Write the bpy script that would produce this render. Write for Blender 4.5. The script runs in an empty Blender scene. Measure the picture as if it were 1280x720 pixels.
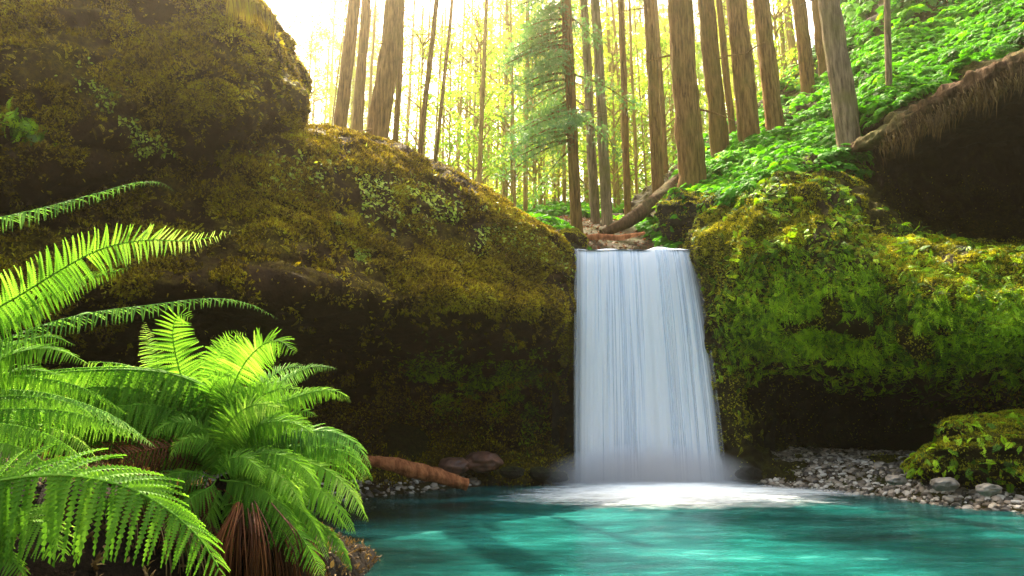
import bpy, math, random
import numpy as np
from mathutils import Vector
random.seed(7); RNG = np.random.default_rng(7)
C = bpy.context.scene.collection
SC = bpy.context.scene
# ------------------------------------------------------------------ camera
TILT = math.radians(10.0); FPX = 900.0; CAMZ = 1.0
ct, st = math.cos(TILT), math.sin(TILT)
def P(px, py, Y):
    """world point seen at photo position px,py standing Y metres away"""
    b = (360 - py) / FPX; a = (px - 640) / FPX
    dy = ct - b * st; dz = st + b * ct
    s = Y / dy
    return (a * s, Y, CAMZ + dz * s)
def PZ(px, Y, z):
    d = Y * ct + (z - CAMZ) * st
    return ((px - 640) / FPX * d, Y, z)
def proj(V):
    V = np.asarray(V); d = V[..., 1] * ct + (V[..., 2] - CAMZ) * st
    u = -V[..., 1] * st + (V[..., 2] - CAMZ) * ct
    d = np.maximum(d, 1e-3)
    return 640 + FPX * V[..., 0] / d, 360 - FPX * u / d
cam = bpy.data.objects.new('camera', bpy.data.cameras.new('camera')); C.objects.link(cam)
cam.location = (0, 0, CAMZ); cam.rotation_euler = (math.radians(90) + TILT, 0, 0)
cam.data.sensor_width = 36; cam.data.lens = 36 * FPX / 1280; cam.data.clip_start = .05; cam.data.clip_end = 2000
SC.camera = cam

# ------------------------------------------------------------------ noise
def _h(ix, iy, iz, seed):
    n = (ix.astype(np.int64) * 374761393 + iy.astype(np.int64) * 668265263 + iz.astype(np.int64) * 2147483647 + seed * 144665) & 0xffffffff
    n = ((n ^ (n >> 13)) * 1274126177) & 0xffffffff
    n = ((n ^ (n >> 16)) * 2246822519) & 0xffffffff
    return ((n ^ (n >> 15)) & 0xffffff) / float(0xffffff) * 2 - 1
def vnoise(p, seed=0):
    p = np.asarray(p, dtype=np.float64); i = np.floor(p).astype(np.int64); f = p - i
    f = f * f * f * (f * (f * 6 - 15) + 10)
    r = 0
    for dx in (0, 1):
        wx = f[..., 0] if dx else 1 - f[..., 0]
        for dy in (0, 1):
            wy = f[..., 1] if dy else 1 - f[..., 1]
            for dz in (0, 1):
                wz = f[..., 2] if dz else 1 - f[..., 2]
                r = r + wx * wy * wz * _h(i[..., 0] + dx, i[..., 1] + dy, i[..., 2] + dz, seed)
    return r
def fbm(p, scale, octs=4, seed=0, gain=.5):
    p = np.asarray(p) / scale; a = 1; s = 0; t = 0
    for k in range(octs):
        s = s + a * vnoise(p * 2.03 ** k + 17.3 * k, seed + k); t += a; a *= gain
    return s / t
def ridge(p, scale, octs=3, seed=0):
    p = np.asarray(p) / scale; a = 1; s = 0; t = 0
    for k in range(octs):
        s = s + a * (1 - 2 * np.abs(vnoise(p * 2.1 ** k + 9.1 * k, seed + k))); t += a; a *= .5
    return s / t
def nrm(v):
    return v / np.maximum(np.linalg.norm(v, axis=-1, keepdims=True), 1e-9)

# ------------------------------------------------------------------ mesh helpers
def mesh_obj(name, V, F, mat, parent=None, smooth=True, attr=None, uv=None):
    """V (n,3); F list of index arrays (each (m,3) or (m,4)); attr {name: per-vertex}"""
    V = np.ascontiguousarray(V, dtype=np.float32)
    if isinstance(F, np.ndarray): F = [F]
    F = [np.asarray(f, dtype=np.int32) for f in F if len(f)]
    me = bpy.data.meshes.new(name)
    me.vertices.add(len(V)); me.vertices.foreach_set('co', V.ravel())
    loops = np.concatenate([f.ravel() for f in F])
    sizes = np.concatenate([np.full(len(f), f.shape[1], dtype=np.int32) for f in F])
    starts = np.concatenate([[0], np.cumsum(sizes)[:-1]]).astype(np.int32)
    me.loops.add(len(loops)); me.loops.foreach_set('vertex_index', loops)
    me.polygons.add(len(sizes)); me.polygons.foreach_set('loop_start', starts)
    try: me.polygons.foreach_set('loop_total', sizes)
    except Exception: pass
    me.update(calc_edges=True)
    me.polygons.foreach_set('use_smooth', np.full(len(sizes), smooth, dtype=bool))
    if attr:
        for k, a in attr.items():
            at = me.attributes.new(k, 'FLOAT', 'POINT'); at.data.foreach_set('value', np.asarray(a, dtype=np.float32))
    if uv is not None:
        l = me.uv_layers.new(name='uv'); l.data.foreach_set('uv', np.asarray(uv, dtype=np.float32)[loops].ravel())
    if mat is not None: me.materials.append(mat)
    me.validate(); me.update()
    o = bpy.data.objects.new(name, me); C.objects.link(o)
    if parent is not None: o.parent = parent
    return o
def tag(o, label=None, cat=None, group=None, kind=None):
    if label: o['label'] = label
    if cat: o['category'] = cat
    if group: o['group'] = group
    if kind: o['kind'] = kind
    return o
def empty(name, loc=(0, 0, 0)):
    o = bpy.data.objects.new(name, None); C.objects.link(o); o.location = loc; o.empty_display_size = .2
    return o
def grid_faces(n, m, wrap=False):
    i = np.arange(n - 1)[:, None]; j = np.arange(m if wrap else m - 1)[None, :]
    j2 = (j + 1) % m
    return np.stack([i * m + j, (i + 1) * m + j, (i + 1) * m + j2, i * m + j2], -1).reshape(-1, 4)
def cr(Cp, n, axis=0):
    """Catmull-Rom resample of control array along an axis to n samples"""
    Cp = np.moveaxis(np.asarray(Cp, dtype=float), axis, 0); k = len(Cp)
    t = np.linspace(0, k - 1, n); i = np.minimum(t.astype(int), k - 2); f = (t - i).reshape((-1,) + (1,) * (Cp.ndim - 1))
    p1 = Cp[i]; p2 = Cp[i + 1]; p0 = Cp[np.maximum(i - 1, 0)]; p3 = Cp[np.minimum(i + 2, k - 1)]
    r = .5 * (2 * p1 + (p2 - p0) * f + (2 * p0 - 5 * p1 + 4 * p2 - p3) * f ** 2 + (3 * p1 - p0 - 3 * p2 + p3) * f ** 3)
    return np.moveaxis(r, 0, axis)
def even(V, axis, n):
    """resample along axis evenly by mean arc length"""
    V = np.moveaxis(V, axis, 0)
    d = np.linalg.norm(np.diff(V, axis=0), axis=-1).reshape(len(V) - 1, -1).mean(1)
    s = np.concatenate([[0], np.cumsum(d)]); t = np.interp(np.linspace(0, s[-1], n), s, np.arange(len(V)))
    i = np.minimum(t.astype(int), len(V) - 2); f = (t - i).reshape((-1,) + (1,) * (V.ndim - 1))
    return np.moveaxis(V[i] * (1 - f) + V[i + 1] * f, 0, axis)
def gnormals(V):
    a = np.gradient(V, axis=0); b = np.gradient(V, axis=1)
    return nrm(np.cross(a, b))
def loft(cols, n, m, disp, flip=False):
    """cols: list of columns of world points -> displaced grid (V, N)"""
    Cp = np.array(cols, dtype=float)
    V = cr(cr(Cp, n * 2, 0), m * 2, 1)
    V = even(even(V, 0, n), 1, m)
    N = gnormals(V)
    if flip: N = -N
    V = V + N * disp(V)[..., None]
    N = gnormals(V)
    if flip: N = -N
    return V, N
def loft_obj(name, V, mat, flip=False, **k):
    n, m = V.shape[:2]; F = grid_faces(n, m)
    if flip: F = F[:, ::-1]
    return mesh_obj(name, V.reshape(-1, 3), F, mat, **k)
def sample(V, N, count, mask=None, rng=RNG):
    """random points on a grid surface weighted by area and mask"""
    n, m = V.shape[:2]
    A = np.linalg.norm(np.cross(V[1:, :-1] - V[:-1, :-1], V[:-1, 1:] - V[:-1, :-1]), axis=-1)
    if mask is not None:
        c = (V[1:, 1:] + V[:-1, :-1]) / 2; A = A * mask(c, N[:-1, :-1])
    p = A.ravel(); p = p / p.sum()
    k = rng.choice(len(p), count, p=p); i, j = k // (m - 1), k % (m - 1)
    u = rng.random(count)[:, None]; v = rng.random(count)[:, None]
    q = (V[i, j] * (1 - u) + V[i + 1, j] * u) * (1 - v) + (V[i, j + 1] * (1 - u) + V[i + 1, j + 1] * u) * v
    return q, N[i, j]
def scatter(name, T, TF, pos, X, Y, Z, scale, mat, rnd=None, parent=None, smooth=False, var=None):
    """bake a template (k,3) at many frames into one mesh. T may be a list of templates"""
    Ts = T if isinstance(T, list) else [(T, TF)]
    cnt = len(pos); pick = RNG.integers(0, len(Ts), cnt)
    if rnd is None: rnd = RNG.random(cnt)
    Vs = []; Fs3 = []; Fs4 = []; R = []; off = 0
    for t, (tv, tf) in enumerate(Ts):
        s = np.where(pick == t)[0]
        if not len(s): continue
        sc = scale[s][:, None, None] if np.ndim(scale) else scale
        v = (tv[None, :, 0:1] * X[s][:, None] + tv[None, :, 1:2] * Y[s][:, None] + tv[None, :, 2:3] * Z[s][:, None]) * sc + pos[s][:, None]
        Vs.append(v.reshape(-1, 3)); R.append(np.repeat(rnd[s], len(tv)))
        base = (np.arange(len(s)) * len(tv))[:, None, None] + off
        for f in tf:
            f = np.asarray(f); (Fs3 if f.shape[1] == 3 else Fs4).append((f[None] + base).reshape(-1, f.shape[1]))
        off += len(s) * len(tv)
    F = []
    if Fs3: F.append(np.concatenate(Fs3))
    if Fs4: F.append(np.concatenate(Fs4))
    return mesh_obj(name, np.concatenate(Vs), F, mat, parent, smooth, attr={'rnd': np.concatenate(R)})
def frames(N, rng=RNG, lean=.35, down=0.0):
    """frames around normals: Z ~ normal jittered, Y random tangent (biased down), X"""
    k = len(N)
    Z = nrm(N + lean * rng.normal(size=(k, 3)))
    t = rng.normal(size=(k, 3)); t[:, 2] -= down
    Yv = nrm(t - (t * Z).sum(1, keepdims=True) * Z); X = np.cross(Yv, Z)
    return X, Yv, Z

# ------------------------------------------------------------------ node helpers
class NT:
    def __init__(s, name):
        s.m = bpy.data.materials.new(name); s.m.use_nodes = True; s.t = s.m.node_tree; s.t.nodes.clear()
        s.out = s.t.nodes.new('ShaderNodeOutputMaterial')
    def n(s, typ, **k):
        nd = s.t.nodes.new('ShaderNode' + typ)
        for a, v in k.items():
            if a.startswith('_'): setattr(nd, a[1:], v)
            else:
                key = a.replace('__', ' ')
                nd.inputs[int(key[1:]) if key[0] == 'i' and key[1:].isdigit() else key].default_value = v
        return nd
    def l(s, a, b): s.t.links.new(a, b)
    def noise(s, vec, scale, detail=5, rough=.6, out='Fac'):
        nd = s.n('TexNoise', Scale=scale, Detail=detail, Roughness=rough); s.l(vec, nd.inputs['Vector']); return nd.outputs[out]
    def ramp(s, fac, stops, interp='LINEAR'):
        nd = s.n('ValToRGB'); nd.color_ramp.interpolation = interp; e = nd.color_ramp.elements
        while len(e) < len(stops): e.new(.5)
        for q, (p, c) in zip(e, stops): q.position = p; q.color = (tuple(c) + (1,))[:4] if not isinstance(c, (int, float)) else (c, c, c, 1)
        s.l(fac, nd.inputs[0]); return nd.outputs[0]
    def mix(s, f, a, b, typ='MIX'):
        nd = s.n('Mix', _data_type='RGBA', _blend_type=typ)
        for i, v in ((0, f), (6, a), (7, b)):
            if hasattr(v, 'is_linked'): s.l(v, nd.inputs[i])
            else: nd.inputs[i].default_value = v if i == 0 else tuple(v) + (1,)
        return nd.outputs[2]
    def math(s, op, a, b=0, clamp=False):
        nd = s.n('Math', _operation=op, _use_clamp=clamp)
        for i, v in ((0, a), (1, b)):
            if hasattr(v, 'is_linked'): s.l(v, nd.inputs[i])
            else: nd.inputs[i].default_value = v
        return nd.outputs[0]
    def bump(s, h, strength=.5, dist=.05, normal=None):
        nd = s.n('Bump', Strength=strength, Distance=dist); s.l(h, nd.inputs['Height'])
        if normal is not None: s.l(normal, nd.inputs['Normal'])
        return nd.outputs[0]
    def mixs(s, f, a, b):
        nd = s.n('MixShader')
        if hasattr(f, 'is_linked'): s.l(f, nd.inputs[0])
        else: nd.inputs[0].default_value = f
        s.l(a, nd.inputs[1]); s.l(b, nd.inputs[2]); return nd.outputs[0]
    def done(s, sh): s.l(sh, s.out.inputs['Surface']); return s.m
def objco(t):
    return t.n('TexCoord').outputs['Object']
def geoco(t):
    return t.n('NewGeometry').outputs['Position']
def leaf_mat(name, stops, trans=.45, rough=.45, spec=.35, ns=.8, tcol=1.0):
    t = NT(name); at = t.n('Attribute', _attribute_name='rnd').outputs['Fac']
    nz = t.noise(geoco(t), ns, 3)
    f = t.math('ADD', t.math('MULTIPLY', at, .6), t.math('MULTIPLY', t.math('SUBTRACT', nz, .5), 1.1))
    f = t.math('ADD', f, .18 if 'fern g' not in name else .26)
    col = t.ramp(f, stops)
    p = t.n('BsdfPrincipled', Roughness=rough); p.inputs['Specular IOR Level'].default_value = spec
    t.l(col, p.inputs['Base Color'])
    tr = t.n('BsdfTranslucent'); t.l(t.mix(1.0, col, (1.2 * tcol, 1.2 * tcol, .8 * tcol) if 'fern' in name else (1.35 * tcol, 1.25 * tcol, .6 * tcol), 'MULTIPLY'), tr.inputs['Color'])
    return t.done(t.mixs(trans, p.outputs[0], tr.outputs[0]))
def rock_mat(name, dark, mid, moss, gold, mossy=.5, wet=.5):
    t = NT(name); g = t.n('NewGeometry'); co = g.outputs['Position']
    n1 = t.noise(co, 1.1, 6, .62); n2 = t.noise(co, 6.0, 6, .7); n3 = t.noise(co, 22, 6, .8)
    rock = t.mix(t.ramp(n2, [(.3, 0), (.7, 1)]), dark, mid)
    ms = t.mix(t.ramp(n3, [(.42, 0), (.6, 1)]), tuple(c * .35 for c in moss), gold)
    sep = t.n('SeparateXYZ'); t.l(g.outputs['Normal'], sep.inputs[0])
    f = t.math('ADD', t.math('ADD', t.math('MULTIPLY', t.math('SUBTRACT', n1, .5), 2.2), t.math('MULTIPLY', t.math('SUBTRACT', n2, .5), 1.2)),
               t.math('ADD', t.math('MULTIPLY', sep.outputs['Z'], .4), mossy))
    col = t.mix(t.ramp(f, [(.2, 0), (.75, 1)]), rock, ms)
    p = t.n('BsdfPrincipled', Roughness=.8); t.l(col, p.inputs['Base Color']); p.inputs['Specular IOR Level'].default_value = .06
    h = t.math('ADD', n2, t.math('MULTIPLY', n3, .5)); t.l(t.bump(h, .9, .08), p.inputs['Normal'])
    return t.done(p.outputs[0])
def bark_mat(name, c1, c2, c3=(.09, .12, .03), moss=.3, sc=1.0):
    t = NT(name); co = geoco(t)
    mp = t.n('Mapping'); t.l(co, mp.inputs[0]); mp.inputs['Scale'].default_value = (9 * sc, 9 * sc, .9 * sc)
    n1 = t.noise(mp.outputs[0], 1.6, 6, .7); n2 = t.noise(co, 1.3, 4)
    col = t.mix(t.ramp(n1, [(.36, 0), (.62, 1)]), c1, c2)
    col = t.mix(t.math('MULTIPLY', t.ramp(n2, [(.45, 0), (.7, 1)]), moss), col, c3)
    p = t.n('BsdfPrincipled', Roughness=.9); p.inputs['Specular IOR Level'].default_value = .05
    t.l(col, p.inputs['Base Color']); t.l(t.bump(n1, 1.0, .06), p.inputs['Normal'])
    return t.done(p.outputs[0])
#--MATS
M = {}
M['rock_left'] = rock_mat('mossy sandstone', (.012, .007, .004), (.055, .028, .010), (.055, .040, .003), (.15, .115, .006), .18)
M['rock_right'] = rock_mat('fern-covered rock', (.008, .007, .003), (.04, .026, .010), (.045, .06, .004), (.10, .085, .006), .25)
M['rock_grey'] = rock_mat('dark wet rock', (.010, .010, .008), (.04, .034, .026), (.04, .055, .010), (.10, .10, .02), .1)
M['shade_tinted_soil'] = rock_mat('shade-tinted earth', (.004, .003, .002), (.014, .008, .004), (.010, .008, .003), (.02, .014, .005), -.3)  # dark earth, albedo lowered further to carry the shade under the ferns
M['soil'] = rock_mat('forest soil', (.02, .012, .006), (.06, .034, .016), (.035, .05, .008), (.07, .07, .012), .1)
M['moss'] = leaf_mat('golden moss', [(0, (.018, .012, .001)), (.3, (.12, .080, .003)), (.55, (.29, .22, .006)), (.8, (.46, .42, .010)), (1, (.60, .64, .04))], .3, .6, .2, 1.6)
M['moss_green'] = leaf_mat('green moss', [(0, (.02, .03, .001)), (.35, (.14, .16, .003)), (.65, (.40, .38, .008)), (1, (.64, .60, .03))], .3, .6, .2, 1.6)
M['ivy'] = leaf_mat('creeper leaf', [(0, (.10, .18, .01)), (.4, (.34, .46, .04)), (1, (.70, .80, .16))], .4, .4, .4)
M['bankleaf'] = leaf_mat('bank leaf', [(0, (.006, .022, .001)), (.3, (.06, .16, .003)), (.6, (.28, .50, .006)), (1, (.62, .82, .03))], .42, .5, .2, 1.4)
M['herb'] = leaf_mat('ground herb leaf', [(0, (.008, .04, .002)), (.35, (.04, .19, .005)), (.65, (.11, .40, .008)), (1, (.32, .60, .02))], .48, .6, .12, .7)
M['fern'] = leaf_mat('fern green', [(0, (.02, .07, .006)), (.35, (.085, .23, .016)), (.7, (.19, .40, .035)), (1, (.46, .64, .15))], .5, .6, .14, 2.6)
M['fern_pale'] = leaf_mat('fern pale green', [(0, (.04, .14, .02)), (.5, (.15, .34, .05)), (1, (.42, .66, .24))], .48, .5, .3, 2.6)
M['fern_dead'] = leaf_mat('dead fern', [(0, (.03, .010, .004)), (.5, (.13, .04, .012)), (1, (.30, .11, .03))], .25, .6, .2, 3)
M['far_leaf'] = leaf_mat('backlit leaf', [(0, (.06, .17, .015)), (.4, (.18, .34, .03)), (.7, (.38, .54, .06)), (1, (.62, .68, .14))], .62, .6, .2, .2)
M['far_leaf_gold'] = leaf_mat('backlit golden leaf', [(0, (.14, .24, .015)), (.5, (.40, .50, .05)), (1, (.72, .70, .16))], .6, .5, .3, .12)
M['conifer_leaf'] = leaf_mat('conifer needles', [(0, (.02, .08, .03)), (.45, (.06, .19, .07)), (1, (.20, .38, .13))], .4, .5, .3, .3)
M['bark_red'] = bark_mat('reddish bark', (.06, .028, .008), (.33, .18, .06), (.12, .11, .015), moss=.5, sc=1.5)
M['bark_brown'] = bark_mat('brown bark', (.05, .024, .008), (.28, .15, .045), (.12, .11, .015), moss=.5, sc=1.5)
M['bark_grey'] = bark_mat('grey bark', (.07, .05, .028), (.32, .23, .13), (.14, .13, .03), moss=.8, sc=1.4)
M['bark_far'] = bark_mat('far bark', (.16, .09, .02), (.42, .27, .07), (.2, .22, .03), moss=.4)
M['driftwood'] = bark_mat('orange driftwood', (.16, .05, .02), (.46, .18, .075), moss=.1)
M['log'] = bark_mat('rotting log', (.025, .013, .006), (.13, .075, .035), moss=.6)
M['roots'] = leaf_mat('hanging root fibre', [(0, (.025, .014, .005)), (.5, (.13, .08, .03)), (1, (.28, .19, .07))], .2, .7, .2, 1.5)
M['stipe'] = leaf_mat('fern stalk', [(0, (.06, .06, .01)), (.6, (.17, .20, .04)), (1, (.25, .25, .06))], .1, .5, .4, 3)
t = NT('pebble'); at = t.n('Attribute', _attribute_name='rnd').outputs['Fac']
p = t.n('BsdfPrincipled', Roughness=.45); t.l(t.ramp(at, [(0, (.03, .022, .015)), (.35, (.10, .08, .055)), (.65, (.26, .21, .15)), (1, (.52, .48, .40))]), p.inputs['Base Color'])
t.l(t.bump(t.noise(geoco(t), 40, 4), .4, .02), p.inputs['Normal']); M['pebble'] = t.done(p.outputs[0])

# ------------------------------------------------------------------ templates
def tpl_blades(k=3, spread=.6):
    V = []; F = []
    for i in range(k):
        a = random.random() * 6.28; d = Vector((math.cos(a), math.sin(a), 0)) * spread * random.uniform(.4, 1); w = Vector((-math.sin(a), math.cos(a), 0)) * .16
        b = len(V); V += [tuple(w), tuple(-w), tuple(d * .55 - w * .6 + Vector((0, 0, .6))), tuple(d * .55 + w * .6 + Vector((0, 0, .6))), tuple(d * 1.2 + Vector((0, 0, .85)))]
        F += [(b, b + 1, b + 2), (b, b + 2, b + 3), (b + 3, b + 2, b + 4)]
    return np.array(V, dtype=float), [np.array(F)]
def tpl_leaf():
    """folded ovate leaf along +Y, normal Z"""
    V = [(0, 0, 0), (-.28, .3, .05), (0, .3, -.04), (.28, .3, .05), (-.22, .68, .02), (0, .68, -.06), (.22, .68, .02), (0, 1, -.16)]
    F4 = [(1, 2, 5, 4), (2, 3, 6, 5)]; F3 = [(0, 2, 1), (0, 3, 2), (4, 5, 7), (5, 6, 7)]
    return np.array(V, dtype=float), [np.array(F3), np.array(F4)]
def tpl_spray(pairs=6, seed=0, droop=.45, wid=.36, lw=.13):
    """small compound frond along +Y, arched, normal ~Z"""
    r = random.Random(seed); V = []; F = []
    def leaflet(o, d, L, w):
        d = Vector(d).normalized(); n = Vector((r.uniform(-.35, .35), r.uniform(-.35, .35), 1)); s = d.cross(n).normalized()
        b = len(V)
        V.extend([tuple(o), tuple(o + d * L * .35 + s * w), tuple(o + d * L * .4 - s * w), tuple(o + d * L * .8 + s * w * .6 + Vector((0, 0, -.06 * L))), tuple(o + d * L * .8 - s * w * .6 + Vector((0, 0, -.06 * L))), tuple(o + d * L + Vector((0, 0, -.15 * L)))])
        F.extend([(b, b + 1, b + 2), (b + 1, b + 3, b + 4), (b + 1, b + 4, b + 2), (b + 3, b + 5, b + 4)])
    for i in range(pairs):
        f = (i + .6) / pairs; o = Vector((0, f, .35 * f - droop * f * f * 1.2))
        L = wid * math.sin(math.pi * min(1, .25 + .72 * f)) ** .8 * r.uniform(.85, 1.15)
        for sgn in (-1, 1): leaflet(o, (sgn, .45 + .5 * f, -.1), L, lw * (1.1 - .5 * f))
    o = Vector((0, .97, .35 - droop * 1.15)); leaflet(o, (0, 1, -.5), .2, .06)
    return np.array(V, dtype=float), [np.array(F)]
def tpl_pebble(seed):
    r = np.random.default_rng(seed)
    import bmesh
    bm = bmesh.new(); bmesh.ops.create_icosphere(bm, subdivisions=2, radius=1); bm.verts.ensure_lookup_table()
    V = np.array([v.co[:] for v in bm.verts]); F = np.array([[v.index for v in f.verts] for f in bm.faces]); bm.free()
    V = V * (1 + .28 * vnoise(V * 1.3 + seed * 7.7)[:, None]) * np.array([1, r.uniform(.6, .95), r.uniform(.4, .7)])
    return V, [F]
BL = [tpl_blades(3) for _ in range(6)]
SP = [tpl_spray(6, s) for s in range(5)]
SPW = [tpl_spray(5, 10 + s, .5, .46, .2) for s in range(5)]
LF = [tpl_leaf()]
FN = [tpl_spray(8, 40 + s, .7, .26, .055) for s in range(5)]
PB = [tpl_pebble(s) for s in range(6)]
def rock_obj(name, c, r, seed, mat, sub=5, amp=.25, parent=None, rot=0):
    import bmesh
    bm = bmesh.new(); bmesh.ops.create_icosphere(bm, subdivisions=sub, radius=1)
    V = np.array([v.co[:] for v in bm.verts]); F = np.array([[v.index for v in f.verts] for f in bm.faces]); bm.free()
    n0 = V.copy(); rr = np.array(r)
    d = 1 + amp * fbm(V + seed * 3.1, .9, 3, seed) + amp * .5 * ridge(V + seed, .5, 3, seed + 5) + amp * .15 * fbm(V, .12, 2, seed)
    V = V * d[:, None] * rr
    if rot: 
        cr_, sr_ = math.cos(rot), math.sin(rot); V = np.stack([V[:, 0] * cr_ - V[:, 1] * sr_, V[:, 0] * sr_ + V[:, 1] * cr_, V[:, 2]], 1)
    o = mesh_obj(name, V, F, mat, parent); o.location = c
    return o, V + np.array(c), F

# ------------------------------------------------------------------ left rock masses
def col(*pts): return [P(*p) if len(p) == 3 else PZ(*p[1:]) for p in pts]
Z = 'z'
def lcol(px, top, Yt, mid, Ym, bul, Yb, und, Yu, rec, Yr, sh, pxb=None):
    pxb = pxb or px; k = 1.0 if 200 < px < 700 else .4; Yb = Yb - .35 * k; Yu = Yu + .55 * k; Ys = Yr - .7; Yr = Yr + 1.0 * k
    return col((Z, px, Yt + 4.5, -.6), (px, top + 60, Yt + 3.2), (px, top + 12, Yt + 1.2), (px, top, Yt), (px, (top * .6 + mid * .4), Yt * .5 + Ym * .5 - .15), (px, mid, Ym), (px, (mid + bul) / 2, (Ym + Yb) / 2 - .08), (px, bul, Yb),
               (pxb, und, Yu), (pxb, (und + rec) / 2, (Yu + Yr) / 2 + .25), (pxb, rec, Yr), (Z, pxb, Ys + .9 + .3 * k, .42), (Z, pxb, Ys, .02), (Z, pxb, Ys - .3, -.8))
lower = [
    lcol(-420, 120, 6.6, 240, 5.7, 360, 5.4, 450, 5.7, 520, 6.3, 650),
    lcol(-150, 130, 7.2, 260, 6.4, 370, 6.1, 450, 6.5, 520, 7.1, 640),
    lcol(60, 150, 7.8, 275, 7.1, 370, 6.8, 440, 7.2, 520, 7.9, 635),
    lcol(210, 160, 8.4, 270, 7.5, 370, 7.2, 425, 7.7, 520, 8.6, 630),
    lcol(330, 160, 9.0, 270, 8.0, 375, 7.7, 425, 8.4, 520, 9.4, 625),
    lcol(420, 166, 9.5, 280, 8.5, 375, 8.25, 425, 9.0, 520, 10.1, 618),
    lcol(490, 186, 10.0, 300, 9.1, 385, 8.8, 430, 9.6, 520, 10.6, 612),
    lcol(550, 210, 10.5, 310, 9.6, 385, 9.3, 452, 10.2, 520, 11.1, 608),
    lcol(605, 238, 10.9, 320, 10.1, 388, 9.8, 455, 10.7, 520, 11.4, 604),
    lcol(652, 266, 11.2, 335, 10.5, 395, 10.2, 458, 11.0, 520, 11.6, 602),
    lcol(694, 292, 11.5, 348, 10.9, 398, 10.8, 450, 11.1, 520, 11.7, 600, 690),
    lcol(716, 322, 11.7, 362, 11.4, 395, 11.3, 440, 11.5, 520, 11.9, 600, 704),
    lcol(714, 340, 12.4, 370, 12.2, 400, 12.2, 440, 12.3, 520, 12.4, 600, 714),
    lcol(705, 345, 13.4, 375, 13.2, 405, 13.2, 440, 13.3, 520, 13.4, 600, 705),
]
def dleft(V):
    crev = -.20 * np.exp(-(fbm(V * np.array([.6, 1, 1.4]), 1.5, 3, 6) / .05) ** 2) - .10 * np.exp(-(fbm(V, .7, 2, 7) / .05) ** 2)
    strata = np.sin((V[..., 2] * 1.0 + .25 * V[..., 0] + .35 * fbm(V, 1.5, 2, 5)) * 9.0)
    return crev * .35 + .14 * fbm(V, 1.3, 3, 1) + .06 * ridge(V, .6, 3, 2) + .045 * fbm(V, .2, 3, 3) + .03 * strata * (V[..., 2] < 2.2)
LV, LN = loft(lower, 460, 460, dleft, True)
o = loft_obj('rock_outcrop', LV, M['rock_left'])
tag(o, 'long rounded moss-covered sandstone outcrop sloping down to the left side of the waterfall', 'rock')

def ucol(px, top, Yt, Yf, fold, Yd):
    return col((px, fold - 10, Yd + 3.2), (px, top + 40, Yt + 2.6), (px, top, Yt + 1.4), (px, top - 8, Yt + .3), (px, top + 40 if top > -20 else 30, Yf + .25), (px, (max(top, 0) + fold) / 2, Yf), (px, fold - 25, Yf + .1), (px, fold, Yf + .55), (px, fold + 25, Yd + 1.0), (px, fold + 30, Yd + 2.2))
upper = [
    ucol(-420, -30, 6.2, 5.2, 262, 5.8), ucol(-180, -30, 6.5, 5.8, 262, 6.4), ucol(0, -28, 6.9, 6.4, 252, 7.0), ucol(100, -26, 7.2, 6.75, 236, 7.4),
    ucol(190, -22, 7.5, 7.1, 215, 7.8), ucol(260, -12, 7.8, 7.4, 190, 8.2), ucol(310, 2, 8.1, 7.8, 172, 8.6), ucol(335, 28, 8.5, 8.2, 163, 8.9),
    ucol(358, 58, 8.9, 8.7, 158, 9.2), ucol(373, 88, 9.4, 9.3, 155, 9.6), ucol(378, 105, 10.2, 10.2, 155, 10.4), ucol(372, 110, 11.2, 11.2, 160, 11.3)]
UV_, UN = loft(upper, 380, 320, lambda V: -.12 * np.exp(-(fbm(V * np.array([.6, 1, 1.4]), 1.3, 3, 36) / .05) ** 2) + .18 * fbm(V, 1.0, 3, 31) + .09 * ridge(V, .5, 3, 32) + .05 * fbm(V, .16, 3, 33), True)
o = loft_obj('boulder', UV_, M['rock_left'])
tag(o, 'huge dark brown mossy boulder overhanging the top left, above the long outcrop', 'rock')
DBG = [('lower', LV), ('upper', UV_)]

# ledge behind the falling water
led = []
for px in (690, 712, 740, 790, 840, 862, 885, 930, 970):
    e = 0 if 715 < px < 866 else .5
    led.append(col((Z, px, 22, 5.2 + e), (Z, px, 16, 4.2 + e), (Z, px, 13, 3.75 + e), (Z, px, 11.75, 3.52 + e * .9), (Z, px, 11.62, 3.25), (Z, px, 12.1, 2.6), (Z, px, 12.3, 1.6), (Z, px, 12.3, .6), (Z, px, 12.1, 0), (Z, px, 12.0, -.9)))
EV, EN = loft(led, 120, 260, lambda V: .10 * fbm(V, .6, 3, 41) + .05 * ridge(V, .25, 3, 42), True)
o = loft_obj('rock_ledge', EV, M['rock_grey']); tag(o, 'dark wet rock ledge directly behind the falling water', 'rock')

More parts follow.
